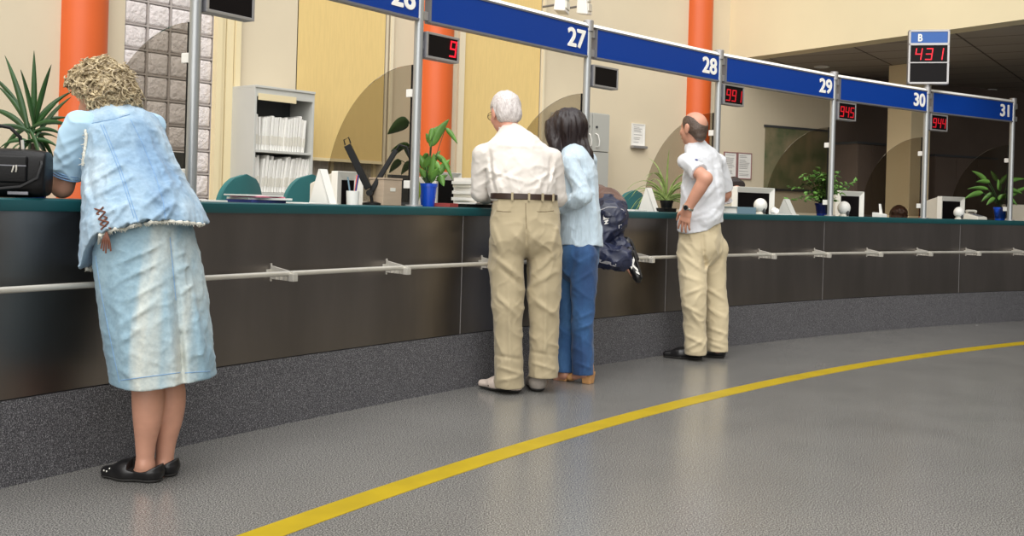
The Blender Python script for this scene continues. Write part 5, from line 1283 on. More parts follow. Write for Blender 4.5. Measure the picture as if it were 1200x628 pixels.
# teal office chairs
def chair(px, d, ztop, turn, label):
    loc, r0 = at(px, d, 0); loc = loc + Vector((-math.sin(r0), math.cos(r0), 0))*.2
    rt = thing('office_chair', label, 'chair', loc, r0+turn, 'teal office chairs')
    sh = .46
    mb = MB()
    pts = [Vector((-.17,0,0))] + [Vector((-.17*math.cos(a), 0, .24+.22*math.sin(a))) for a in np.linspace(0,PI,24)] + [Vector((.17,0,0))]
    zb0 = ztop - .46
    fr = []; n = len(pts)
    def curved(p, off): return (p.x, .20 + off - p.x*p.x*1.1, zb0 + p.z)
    g = MB(); nx, nz = 16, 16
    def shell(o0, o1, s_):
        m = MB(); vs = []; ids = {}
        for side, off in ((0,o0),(1,o1)):
            for j in range(nz+1):
                z = .46*j/nz; hwid = (.185 if z < .24 else math.sqrt(max(0,.185**2-((z-.24)*.185/.22)**2)))*s_ + .001
                for i in range(nx+1):
                    x = -hwid + 2*hwid*i/nx; vs.append((x, .20+off-x*x*1.1, zb0+z*(.5+.5*s_)+ (1-s_)*.1))
        k = (nz+1)*(nx+1); fs = []
        for j in range(nz):
            for i in range(nx):
                a = j*(nx+1)+i; fs.append((a,a+1,a+nx+2,a+nx+1)); fs.append((k+a+nx+1,k+a+nx+2,k+a+1,k+a))
        for j in range(nz):
            a = j*(nx+1); fs.append((a,a+nx+1,k+a+nx+1,k+a)); a += nx; fs.append((a+nx+1,a,k+a,k+a+nx+1))
        for i in range(nx): fs.append((i,k+i,k+i+1,i+1)); a = nz*(nx+1)+i; fs.append((a+1,k+a+1,k+a,a))
        return m.add(vs, fs)
    shell(0,-.035,1.).build('backrest', M['chair_teal'], rt, smooth=True)
    shell(.02,.002,1.03).build('back_shell', M['chair_shell'], rt, smooth=True)
    mb = MB(); mb.rbox(-.22,.22,-.24,.20,sh-.05,sh+.02,.03,3); mb.build('seat', M['chair_teal'], rt, smooth=True)
    mb = MB(); mb.tube([(0,.10,sh-.06),(0,.26,sh-.04),(0,.27,sh+.12),(0,.215,zb0+.12)], .018, 10); mb.build('back_support', M['black'], rt, smooth=True)
    mb = MB(); mb.cyl((0,0,.12),(0,0,sh-.05),.026); mb.build('gas_column', M['black'], rt, smooth=True)
    for k in range(5):
        a = 2*PI*k/5+.3; e_ = (.28*math.cos(a), .28*math.sin(a), .075)
        mb = MB(); mb.tube([(0,0,.13),(e_[0]*.5,e_[1]*.5,.115),e_], [.026,.02,.014], 8); leg = mb.build('leg', M['black'], rt, smooth=True)
        mb = MB(); mb.tube([(e_[0]-.012*math.sin(a),e_[1]+.012*math.cos(a),.028),(e_[0]+.012*math.sin(a),e_[1]-.012*math.cos(a),.028)], .028, 14); mb.cyl((e_[0],e_[1],.03),(e_[0],e_[1],.075),.008); mb.build('caster', M['black'], leg, smooth=True)
M['chair_teal'] = fabric('teal_upholstery', (30,104,104), noise=(40,.1)); M['chair_shell'] = fabric('teal_back_shell', (26,92,94))
for px, py, d, tn, lab in ((283,204.5,1.75,PI+.1,'teal office chair behind the loose papers, left one in front of the grey cabinet'),(366,205,1.75,PI-.1,'teal office chair left of the white brochure stand and first monitor'),(743,223,1.75,PI,'teal office chair right of the dangling child')):
    v = hit(px, py, d); chair(px, d, v.z, tn, lab)

# monitors on the lower desk
M['bezel'] = mat('white_bezel', (238,236,228), .45)
def monitor(pxl, pxr, pyt, d, label, turn=0., depth=.34):
    a, b = hit(pxl,(pyt+244)/2,d), hit(pxr,(pyt+244)/2,d); c = (a+b)/2; w = (Vector((b.x-a.x,b.y-a.y,0))).length; zt_ = hit((pxl+pxr)/2, pyt, d).z
    rt = thing('computer_monitor', label, 'monitor', (c.x,c.y,DESK), math.atan2(b.y-a.y,b.x-a.x)+turn)
    h = zt_ - DESK; z0 = .10; hw = w/2
    fr = MB(); t = .05
    o_ = [(-hw,z0),(hw,z0),(hw,h),(-hw,h)]; i_ = [(-hw+t,z0+t),(hw-t,z0+t),(hw-t,h-t),(-hw+t,h-t)]
    vs = [Vector((x,0,z)) for x,z in o_] + [Vector((x,.03,z)) for x,z in i_] + [Vector((x,.06,z)) for x,z in o_]
    fr.add(vs, [(0,1,5,4),(1,2,6,5),(2,3,7,6),(3,0,4,7),(0,8,9,1),(1,9,10,2),(2,10,11,3),(3,11,8,0)]); fr.build('bezel', M['bezel'], rt, bevel=.004)
    m = MB(); m.box(-hw+t,hw-t,.025,.035,z0+t,h-t); m.build('screen', M['screen'], rt)
    m = MB(); m.hexa([Vector(p) for p in ((-hw+.004,.055,z0+.004),(hw-.004,.055,z0+.004),(hw*.6,depth,z0+.04),(-hw*.6,depth,z0+.04))],[Vector(p) for p in ((-hw+.004,.055,h-.004),(hw-.004,.055,h-.004),(hw*.6,depth,h-.07),(-hw*.6,depth,h-.07))]); m.build('casing', M['offwhite'], rt, bevel=.012)
    m = MB(); m.lathe([(.12,0),(.12,.012),(.06,.03),(.055,z0+.01)], (0,.17,0), 28); m.build('stand', M['offwhite'], rt, smooth=True)
    m = MB(); m.box(hw-.075,hw-.06,-.003,.003,z0+.015,z0+.027); m.build('power_button', M['grey_frame'], rt)
monitor(397,424,201,.50,'grey computer monitor behind the black desk lamp and pencils', -.15)
monitor(511,541,202,.50,'white computer monitor behind the blue pot and paper stack', .0)
monitor(864,908,219.5,.52,'white-framed monitor beside the balding man, first of those with a white dome',0)
monitor(985,1013,224,.55,'white-framed monitor right of the bushy plant',0)
monitor(1104,1131,230.5,.60,'white-framed monitor behind counter 31, left of the leafy plant',0)
def dome(px, d, r, label):
    loc, r0 = at(px, d, H); rt = thing('desk_speaker', label, 'speaker', loc, r0, 'white dome speakers on the counter')
    mb = MB(); mb.ell((0,0,r*1.02+.012),(r,r*.9,r),14); mb.build('shell', M['white'], rt, smooth=True)
    mb = MB(); mb.lathe([(r*.7,0),(r*.7,.008),(r*.5,.02)],n=28); mb.build('base', M['offwhite'], rt, smooth=True)
    mb = MB(); mb.ell((-.2*r,-r*.8,r*.45),(r*.16,r*.25,r*.4),10); mb.build('slot', M['grey_dark'], rt, smooth=True)
dome(891,.24,.062,'white dome speaker in front of the monitor beside the balding man')
dome(989,.24,.064,'white dome speaker in front of the monitor right of the bushy plant')
dome(1124,.26,.058,'white dome speaker in front of the monitor of counter 31')
# brochure stands
def stand(px, d, w, h, label, m):
    loc, r0 = at(px, d, H); rt = thing('brochure_stand', label, 'brochure stand', loc, r0)
    mb = MB(); mb.hexa([Vector(p) for p in ((-w,-.01,0),(w,-.01,0),(w,.0,0),(-w,.0,0))],[Vector(p) for p in ((-w+.0,.07,h),(w,.07,h),(w,.078,h),(-w,.078,h))]); mb.build('front_panel', m, rt, bevel=.001)
    mb = MB(); mb.hexa([Vector(p) for p in ((-w,.14,0),(w,.14,0),(w,.148,0),(-w,.148,0))],[Vector(p) for p in ((-w,.078,h),(w,.078,h),(w,.082,h),(-w,.082,h))]); mb.build('rear_leg', m, rt, bevel=.001)
    mb = MB(); mb.box(-w,w,-.02,.14,0,.004); mb.build('base_plate', m, rt)
    s1 = MB(); s1.prism([Vector((-w,-.01,.004)),Vector((-w,.14,.004)),Vector((-w,.08,h)),Vector((-w,.07,h))], .003, (1,0,0)); s1.build('side_panel', m, rt)
stand(389,.18,.026,.185,'white brochure stand left of the black desk lamp', M['white'])
stand(769,.16,.030,.180,'white brochure stand left of the spider plant', M['white'])
stand(930,.18,.036,.14,'grey brochure stand left of the bushy plant', M['grey_metal'])
# pencil cup, lamp, boxes near post 26
loc, r0 = at(413,.22,H); rt = thing('pencil_cup','white cup of pencils at the foot of the black desk lamp','pencil cup',loc,r0)
mb = MB(); mb.lathe([(.0,.004),(.03,.004),(.033,.075),(.036,.075),(.033,0),(.0,0)],n=28,closed=True); mb.build('cup', M['white'], rt, smooth=True)
for i,(dx,dy,m) in enumerate(((.02,.0,'pencil'),(.028,.012,'pencil'),(-.012,.01,'bluepaper'),(.008,-.012,'navy'))):
    a = MB(); a.tube([(dx*.4,dy*.4,.008),(dx*1.9,dy*1.9,.15+.012*(i%2))],.0045,8); a.build('pencil', M[m], rt, smooth=True)
c0, r0 = at(436,.26,H); rt = thing('desk_lamp','black folding desk lamp with two arms in a V beside post 26','desk lamp',c0,0.)
def L(px,py,dz=0.): return W(px,py,c0.y+dz) - c0
mb = MB(); mb.lathe([(.055,0),(.055,.012),(.02,.02)],n=32); mb.build('base', M['black'], rt, smooth=True)
jn = L(434,226); mb = MB(); mb.cyl((0,0,.015), jn, .009); mb.build('stem', M['black'], rt, smooth=True)
def bar(name, a, b, w, t, m=M['black']):
    a, b = Vector(a), Vector(b); d = (b-a).normalized(); y = Vector((0,1,0)); x = d.cross(y).normalized(); y = x.cross(d); mb = MB()
    mb.hexa([a-x*w-y*t,a+x*w-y*t,a+x*w+y*t,a-x*w+y*t],[b-x*w-y*t,b+x*w-y*t,b+x*w+y*t,b-x*w+y*t]); return mb.build(name, m, rt, bevel=.004)
bar('lower_arm', jn, L(464,176,.02), .014, .012)
bar('lamp_head', L(432,221,-.03), L(407,170,-.04), .0195, .016)
mb = MB(); mb.tube([L(404.5,170,-.04),L(403,164,-.04),L(408.5,161,-.04),L(411,168,-.04)], .004, 8); mb.build('handle', M['black'], rt, smooth=True)
mb = MB(); mb.cyl(jn+Vector((0,-.045,0)), jn+Vector((0,.02,0)), .018, n=20); mb.build('hinge', M['black'], rt, smooth=True)
mb = MB(); q = L(464,176,.02); mb.tube([q, q+Vector((.02,0,.03)), q+Vector((.06,0,.02)), q+Vector((.075,.0,-.03))], .006, 8); mb.build('cord', M['black'], rt, smooth=True)
loc, r0 = at(452,.24,H); rt = thing('file_box','beige file box between the desk lamp and the plant','box',loc,r0)
m_ = mat('beige_card',(176,156,134),.8,noise=(8,.1,(1,1,6)))
mb = MB(); mb.box(-.075,.075,-.05,.06,0,.145); mb.build('body', m_, rt, bevel=.003); mb = MB(); mb.box(-.02,.02,-.053,-.049,.08,.10); mb.build('label_holder', M['offwhite'], rt)
mb = MB(); mb.box(-.078,.078,-.053,.063,.145,.155); mb.build('lid', m_, rt, bevel=.002)
for px, py, w0, lab in ((471,205,.09,'dark grey desk divider left of the potted plant'),(206,178,.075,'dark grey desk divider below the glass screen of the nearest post')):  # the second panel stands in for a dark monitor behind the post
    loc, r0 = at(px,.70,DESK); rt = thing('desk_divider',lab,'divider',loc,r0)
    mb = MB(); mb.box(-w0,w0,.02,.05,0,hit(px,py,.70).z-DESK); mb.build('panel', M['grey_dark'], rt, bevel=.004); mb = MB(); mb.box(-w0-.01,w0+.01,-.03,.10,0,.02); mb.build('foot', M['grey_dark'], rt, bevel=.004)
# plants
def pot(rt, r, h, m):
    mb = MB(); mb.lathe([(0,.004),(r*.72,0),(r*.74,.004),(r*.97,h-.02),(r*1.04,h-.02),(r*1.06,h),(r*.95,h),(r*.93,h-.02),(0,h-.02)],n=40,closed=True); mb.build('pot', m, rt, smooth=True)
    mb = MB(); mb.lathe([(r*.92,h-.03),(r*.9,h-.012),(r*.4,h-.006)],n=24); mb.build('soil', M['soil'], rt, smooth=True)
def foliage(rt, items, m, name='foliage', thick=.0012):
    mb = MB(); st = MB()
    for it in items: mb.leaf(*it['a'], **it.get('k', {}))
    return mb.build(name, m, rt, smooth=True, autosmooth=False)
R = random.Random(21)
# dracaena behind the handbag
loc, r0 = at(36,.27,H); Zp = loc.y; rt = thing('dracaena','spiky dracaena plant behind the black handbag','plant',loc,0)
pot(rt,.075,.12,M['bluepotd'])
top = W(40,168,Zp)-loc
mb = MB(); mb.tube([(0,0,.1), top*.5+Vector((0,0,.06)), top], [.014,.012,.009], 10); mb.build('stem', M['soil'], rt, smooth=True)
mb = MB()
tips = [(10,68),(40,64),(80,104),(78,112),(78,134),(72,172),(60,192),(2,98),(-14,120),(-16,148),(2,188),(18,194),(46,198),(90,148),(-8,80),(68,158),(26,84),(58,78),(34,200),(-4,172),(54,186),(80,160),(12,178),(64,120)]
for i,(tx,ty) in enumerate(tips):
    s0 = W(37+R.uniform(-4,4),158+R.uniform(-10,10),Zp)-loc; t0 = W(tx,ty,Zp+R.uniform(-.12,.12))-loc; L_ = (t0-s0).length*1.05; dr = .30+.5*(abs(tx-38)/50)+(.5 if ty > 150 else 0)
    dv = (t0-s0).normalized() + Vector((0,0,dr*.55)); sd = dv.cross(Vector((R.uniform(-.5,.5),1,R.uniform(-.2,.5)))); mb.leaf(s0, dv, L_, R.uniform(.0095,.0125), dr*1.15, sd, 12, .8, .3)
mb.build('foliage', M['leafd'], rt, smooth=True, autosmooth=False)
def pleaf(mb, loc, a, b, w, Zp, dz=0., droop=.6, face=None, shape=.62, st=None):
    """a leaf blade whose base and tip are read off the photograph, kept at its real depth"""
    s0 = W(a[0],a[1],Zp+dz*.6)-loc; t0 = W(b[0],b[1],Zp+dz)-loc; L_ = (t0-s0).length*1.03
    dv = (t0-s0).normalized() + Vector((0,0,droop*.45)); sd = dv.cross(Vector(face or (R.uniform(-.35,.35),1,R.uniform(-.1,.5)))); mb.leaf(s0, dv, L_, w, droop, sd, 10, shape, .18)
# potted plant with big leaves at post 26
loc, r0 = at(501,.20,H); Zp = loc.y; rt = thing('potted_plant','leafy plant in a bright blue pot at the post of counter 26','plant',loc,0)
pot(rt,.054,.135,M['bluepot'])
mb = MB(); st = MB(); base_ = Vector((0,0,.12))
LV = [((504,172),(524,139),.030,-.02),((506,168),(500,156),.022,0),((522,150),(536,168),.014,.0),((500,200),(490,178),.02,.03),((506,214),(508,180),.026,-.05),((512,206),(526,186),.022,.02),((498,208),(492,196),.018,-.03),((515,205),(520,218),.02,-.02),((504,196),(515,176),.018,.06),((510,200),(498,212),.02,.04),((508,190),(516,202),.022,-.06),((502,180),(494,190),.016,.05),((510,182),(528,196),.018,.04),((506,160),(518,146),.024,.05),((500,214),(497,198),.018,.06),((512,212),(524,204),.018,.05),((498,196),(504,182),.02,-.07),((518,186),(530,210),.012,.0),((505,210),(514,196),.02,-.08),((508,150),(504,164),.018,-.03)]
for a,b,w,dz in LV:
    pleaf(mb, loc, a, b, w, Zp, dz); q = W(a[0],a[1],Zp+dz*.6)-loc; st.tube([base_+Vector((R.uniform(-.02,.02),R.uniform(-.02,.02),0)), base_.lerp(q,.6)+Vector((0,0,.02)), q], .0022, 6)
mb.build('foliage', M['leaf'], rt, smooth=True, autosmooth=False); st.build('stems', M['leafd'], rt, smooth=True)
mb = MB(); st = MB()
for a,b,w,dz in (((479,142),(454,156),.040,.22),((480,170),(458,176),.02,.2),((478,168),(456,186),.018,.24),((470,188),(456,202),.022,.2),((482,190),(470,204),.022,.22),((476,172),(480,186),.02,.2)):
    pleaf(mb, loc, a, b, w, Zp, dz); q = W(a[0],a[1],Zp+dz*.6)-loc; st.tube([base_, base_.lerp(q,.55)+Vector((0,0,.03)), q], .0022, 6)
mb.build('dark_foliage', M['leafd'], rt, smooth=True, autosmooth=False); st.build('stems', M['leafd'], rt, smooth=True)
mb = MB(); pleaf(mb, loc, (489,237), (488,206), .022, Zp, -.17, .1, (0,1,.1), .9); mb.build('yellow_leaf', M['leafy'], rt, smooth=True, autosmooth=False)
# spider plant
loc, r0 = at(781,.27,H); Zp = loc.y; rt = thing('spider_plant','pale striped spider plant left of the balding man','plant',loc,0); pot(rt,.05,.09,M['black'])
mb = MB()
for i in range(38):
    a = R.uniform(-.2*PI,1.2*PI); q = Vector((math.cos(a), R.uniform(-.5,.5), abs(math.sin(a))*1.6+.5)); mb.leaf((R.uniform(-.015,.015),R.uniform(-.015,.015),.08), q, R.uniform(.30,.50), .0075, R.uniform(2.2,3.4), q.cross(Vector((R.uniform(-.3,.3),1,.2))), 14, .7, .3)
mb.build('foliage', M['leafpale'], rt, smooth=True, autosmooth=False)
# bushy plant
def bush(px, d, label, m_pot, pr, ph, box, n, m, lw, seed, cat='plant', name='potted_plant', Lr=(.04,.06)):
    global R; R = random.Random(seed)
    loc, r0 = at(px, d, H); Zp = loc.y; rt = thing(name, label, cat, loc, 0); pot(rt, pr, ph, m_pot)
    mb = MB(); st = MB(); x0,x1,y0,y1 = box
    for i in range(n):
        tx = R.gauss((x0+x1)/2,(x1-x0)/4.2); ty = R.uniform(y0,y1); tx = min(max(tx,x0),x1)
        ty = max(ty, y0 + abs(tx-(x0+x1)/2)*.45*R.random())
        tip = W(tx,ty,Zp+R.uniform(-.12,.14))-loc; b0 = Vector((R.uniform(-.02,.02),R.uniform(-.02,.02),ph-.01)); md = b0.lerp(tip,.55)+Vector((0,0,.05)); st.tube([b0,md,tip],[.003,.0022,.0014],6)
        for k in range(9):
            t = .35+.65*k/8; p = b0.lerp(md,t*2) if t < .5 else md.lerp(tip,(t-.5)*2); dv = Vector((R.uniform(-1,1),R.uniform(-1,1),R.uniform(-.2,.8))); mb.leaf(p, dv, R.uniform(*Lr), lw*R.uniform(.8,1.2), .7, dv.cross(Vector((R.uniform(-1,1),R.uniform(-1,1),1))), 5, .6, .2)
    mb.build('foliage', m, rt, smooth=True, autosmooth=False); st.build('stems', M['leafd'], rt, smooth=True)
bush(963,.26,'bushy small-leaved plant in a navy pot at the post of counter 29',M['bluepotd'],.062,.115,(924,1004,196,240),46,M['leaf'],.012,31)
loc, r0 = at(1172,.27,H); Zp = loc.y; rt = thing('potted_plant','broad-leaved plant in a blue pot at the post of counter 31','plant',loc,0); pot(rt,.068,.14,M['bluepot'])
mb = MB(); st = MB(); R = random.Random(5)
for a,b,w,dz in (((1156,212),(1140,199),.024,-.05),((1160,214),(1144,212),.026,-.08),((1152,226),(1130,232),.03,-.1),((1158,222),(1134,220),.022,-.02),((1168,212),(1162,200),.024,.04),((1180,214),(1200,208),.024,.05),((1178,222),(1198,226),.026,.0),((1176,228),(1192,240),.026,-.05),((1166,232),(1156,240),.024,-.08),((1172,216),(1182,202),.022,.1),((1182,232),(1208,216),.024,.06),((1164,226),(1150,236),.024,.05),((1172,224),(1170,210),.026,-.06),((1170,234),(1180,226),.026,-.1)):
    pleaf(mb, loc, a, b, w, Zp, dz); q = W(a[0],a[1],Zp+dz*.6)-loc; b0 = Vector((R.uniform(-.02,.02),0,.125)); st.tube([b0, b0.lerp(q,.6)+Vector((0,0,.02)), q], .003, 6)
mb.build('foliage', M['leaf'], rt, smooth=True, autosmooth=False); st.build('stems', M['leafd'], rt, smooth=True)
# handbag
loc, r0 = at(5,.10,H); rt = thing('handbag','black leather handbag on the counter at the far left','bag',loc,math.radians(12))
hx = .155; hh = .185
mb = MB(); N = 20
def bagsec(x, s_=1.):
    k = 1-.08*abs(x/hx)**4; return [(x, .085*k*s_*math.copysign(abs(math.cos(a))**.55,math.cos(a)), hh*.5 + hh*.5*k*math.copysign(abs(math.sin(a))**.55,math.sin(a))) for a in np.linspace(0,2*PI,N,endpoint=False)]
xs_ = [-hx,-hx*.97,-hx*.8,-hx*.4,0,hx*.4,hx*.8,hx*.97,hx]; vs = []
for i,x in enumerate(xs_):
    k = .90 if i in (0,len(xs_)-1) else (.97 if i in (1,len(xs_)-2) else 1.); vs += [(p[0],p[1]*k,hh*.5+(p[2]-hh*.5)*k) for p in bagsec(x)]
fs = [(i*N+q,i*N+(q+1)%N,(i+1)*N+(q+1)%N,(i+1)*N+q) for i in range(len(xs_)-1) for q in range(N)] + [tuple(range(N-1,-1,-1)), tuple(range((len(xs_)-1)*N,len(xs_)*N))]
mb.add(vs, fs); b = mb.build('body', M['leather'], rt, smooth=True); sd = b.modifiers.new('round','SUBSURF'); sd.levels = 1; sd.render_levels = 2
mb = MB(); mb.rbox(-hx*.92,hx*.62,-.094,-.074,.055,.155,.008,3); fl = mb.build('front_flap', M['leather'], rt, smooth=True)
mb = MB(); mb.tube([(-hx*.9,-.095,.118),(hx*.6,-.095,.118)], .0025, 6); mb.build('zip', M['grey_frame'], fl)
mb = MB(); mb.tube([(.052,-.096,.118),(.050,-.100,.104),(.046,-.099,.094)], .003, 8); mb.tube([(.060,-.096,.12),(.062,-.100,.106),(.060,-.099,.095)], .003, 8); mb.build('zip_pull', M['chrome'], fl, smooth=True)
mb = MB(); mb.tube([(-.075,-.02,hh-.01),(-.07,-.03,hh+.055),(-.03,-.03,hh+.082),(.02,-.03,hh+.075),(.055,-.03,hh+.04),(.062,-.02,hh-.01)], .007, 10); mb.build('handle', M['leather'], rt, smooth=True)
mb = MB(); mb.tube([(.062,-.03,hh+.03),(.066,-.032,hh),(.064,-.034,hh-.02)], .006, 8); mb.build('buckle', M['chrome'], rt, smooth=True)
mb = MB(); mb.tube([(hx*.86,-.05,hh-.03),(hx*.93,-.088,hh-.06),(hx*.86,-.10,.075),(hx*.5,-.104,.042),(-hx*.2,-.104,.028),(-hx*.95,-.10,.024)], .006, 8, flat=.6); mb.build('shoulder_strap', M['leather'], rt, smooth=True)
mb = MB(); mb.rbox(hx*.2,hx*.66,-.093,-.087,.012,.024,.002,2); mb.build('name_plate', M['grey_frame'], rt)
# loose papers, folders and booklets: each one its own thing, stacked sheet on sheet
def sheet(px, d, z, w, l, t, rot, m, name, label, cat, group=None, tilt=0.):
    loc, r0 = at(px, d, z); mb = MB(); mb.box(-w/2,w/2,-l/2,l/2,0,t); o = mb.build(name, m, None, bevel=min(.001,t*.3), loc=loc, rotz=r0+rot); o.rotation_euler[0] = tilt; return tag(o, label, cat, group)
sheet(232,.16,H,.21,.16,.008,.1,M['paper'],'paper_pad','white paper pad just right of the nearest post','paper')
sheet(300,.20,H,.24,.17,.014,.1,M['navy'],'folder','navy folder at the bottom of the loose papers left of the brochure stand','folder')
sheet(304,.20,H+.0145,.25,.19,.010,-.15,M['paper'],'paper_stack','white paper stack on the navy folder','paper')
sheet(302,.19,H+.025,.22,.17,.006,.25,M['pinkpaper'],'folder','pink folder among the loose papers left of the brochure stand','folder')
sheet(297,.19,H+.0315,.22,.18,.007,-.05,M['paper'],'paper_stack','white sheets topmost on the pile of loose papers','paper')
sheet(356,.18,H,.20,.18,.006,.2,M['paper'],'paper_stack','white sheets lying left of the white brochure stand','paper')
sheet(521,.14,H,.095,.13,.022,.15,M['red'],'booklet','dull red booklet beside the blue pot','booklet')
sheet(553,.16,H,.24,.17,.02,-.1,M['black'],'document_folder','black document folder left of the white-haired man','folder')
sheet(556,.15,H+.0205,.20,.15,.008,.12,M['paper'],'paper_stack','papers lying on the black document folder','paper')
for k in range(9):
    sheet(551+[0,1.5,-1,1,-.5,1.2,0,-1.2,.6][k], .26, H+.0203*k, .115, .20, .0195, [.05,-.08,.1,-.03,.06,-.1,.02,.08,-.05][k], M['paper'] if k%3 else M['offwhite'], 'paper_bundle', 'bundle of papers in the stack left of the white-haired man', 'paper', 'stacked paper bundles')
sheet(741,.14,H,.17,.14,.012,.1,M['paper'],'paper_stack','white papers in front of the teal chair beside the child','paper')
loc, r0 = at(781,.12,H); rt = thing('pen_tray','black pen tray in front of the spider plant','tray',loc,r0)
mb = MB(); mb.rbox(-.075,.075,-.04,.04,0,.012,.004,2); mb.build('base', M['black'], rt); mb = MB(); 
for a in ((-.075,.075,-.04,-.034),(-.075,.075,.034,.04),(-.075,-.069,-.04,.04),(.069,.075,-.04,.04)): mb.box(*a,.01,.03)
mb.build('rim', M['black'], rt, bevel=.002)
loc, r0 = at(863,.14,H); rt = thing('ring_binder','blue-grey ring binder lying right of the balding man','binder',loc,r0)
mb = MB(); mb.box(-.13,.13,-.1,.12,.0,.004); mb.build('lower_cover', M['bluepaper'], rt); mb = MB(); mb.box(-.13,.13,-.1,.12,.052,.056); mb.build('upper_cover', M['bluepaper'], rt); mb = MB(); mb.box(-.13,.13,-.104,-.1,0,.056); mb.build('spine', M['bluepaper'], rt, bevel=.002); mb = MB(); mb.box(-.12,.12,-.09,.11,.004,.052); mb.build('pages', M['paper'], rt)
loc, r0 = at(908,.24,H); rt = thing('crumpled_paper','crumpled white paper right of the first dome speaker','paper',loc,r0)
s_ = SDF(); s_.ell(Vector((0,0,.03)),(.04,.03,.035)); s_.noise((50,50,50),.012,3).cut((0,0,.002),(0,0,-1)); s_.mesh('wad', M['paper'], (0,0,0), .004, 1, rt)
sheet(920,.14,H,.26,.12,.006,.05,M['paper'],'paper_stack','white papers at the counter edge below the bushy plant','paper')
loc, r0 = at(1031,.28,H); rt = thing('name_stand','small white desk stand left of the brown-haired clerk','desk stand',loc,r0)
mb = MB(); mb.hexa([Vector(p) for p in ((-.05,-.05,0),(.05,-.05,0),(.05,.05,0),(-.05,.05,0))],[Vector(p) for p in ((-.05,-.05,.03),(.05,-.05,.03),(.05,.05,.045),(-.05,.05,.045))]); mb.build('base', M['white'], rt, bevel=.003); mb = MB(); mb.hexa([Vector(p) for p in ((.01,.0,.03),(.05,.0,.03),(.05,.01,.03),(.01,.01,.03))],[Vector(p) for p in ((.04,.03,.13),(.062,.03,.13),(.062,.04,.13),(.04,.04,.13))]); mb.build('upright', M['white'], rt)
# wooden chair back right of post 30
v = hit(1092,234.5,1.9); loc = Vector((v.x,v.y,0)) + Vector((v.x-CX,v.y-CY,0)).normalized()*.27; rt = thing('wooden_chair','orange-brown wooden chair beside the post of counter 30','chair',loc,rz(v)+PI)
zt_ = v.z; 
for sx_ in (-1,1):
    mb = MB(); mb.hexa([Vector((sx_*.2-.018,.2-.015,0)),Vector((sx_*.2+.018,.2-.015,0)),Vector((sx_*.2+.018,.2+.015,0)),Vector((sx_*.2-.018,.2+.015,0))],[Vector((sx_*.19-.018,.26,zt_)),Vector((sx_*.19+.018,.26,zt_)),Vector((sx_*.19+.018,.29,zt_)),Vector((sx_*.19-.018,.29,zt_))]); mb.build('leg', M['orange_wood'], rt, bevel=.004)
    mb = MB(); mb.box(sx_*.2-.018,sx_*.2+.018,-.2,-.165,0,.44); mb.build('leg', M['orange_wood'], rt, bevel=.004)
mb = MB(); mb.rbox(-.21,.21,-.21,.21,.43,.465,.01,2); mb.build('seat', M['orange_wood'], rt)
mb = MB(); mb.rbox(-.21,.21,.255,.29,zt_-.06,zt_,.01,2); mb.build('backrest', M['orange_wood'], rt); mb = MB(); mb.rbox(-.19,.19,.235,.262,zt_-.36,zt_-.31,.008,2); mb.build('back_rail', M['orange_wood'], rt)
# telephone and printer at the right
loc, r0 = at(1143,.30,H); rt = thing('telephone','grey desk telephone between the monitor and the plant of counter 31','telephone',loc,r0)
mb = MB(); mb.hexa([Vector(p) for p in ((-.085,-.09,0),(.085,-.09,0),(.085,.09,0),(-.085,.09,0))],[Vector(p) for p in ((-.08,-.085,.03),(.08,-.085,.03),(.08,.085,.07),(-.08,.085,.07))]); mb.build('base', M['offwhite'], rt, bevel=.006)
mb = MB(); mb.tube([(-.075,.05,.085),(-.05,.045,.092),(.05,.045,.092),(.075,.05,.085)],[.018,.012,.012,.018],10); mb.build('handset', M['offwhite'], rt, smooth=True)
mb = MB()
for i in range(3):
    for j in range(4): mb.box(-.04+.03*i,-.02+.03*i,-.065+.028*j,-.047+.028*j,.035+.0062*j,.045+.0062*j)
mb.build('keys', M['grey_frame'], rt)
v = hit(1201,240,1.0); loc = Vector((v.x,v.y,DESK)); rt = thing('printer','grey desktop printer right of the last post','printer',loc,rz(v)); hz_ = v.z-DESK
mb = MB(); mb.rbox(-.19,.19,-.16,.2,0,hz_,.02,3); mb.build('body', M['offwhite'], rt, smooth=True); mb = MB(); mb.hexa([Vector(p) for p in ((-.14,-.26,hz_*.3),(.14,-.26,hz_*.3),(.14,-.15,hz_*.24),(-.14,-.15,hz_*.24))],[Vector(p) for p in ((-.14,-.26,hz_*.32),(.14,-.26,hz_*.32),(.14,-.15,hz_*.27),(-.14,-.15,hz_*.27))]); mb.build('paper_tray', M['grey_frame'], rt); mb = MB(); mb.box(-.15,.15,-.163,-.158,hz_*.34,hz_*.5); mb.build('output_slot', M['black'], rt)
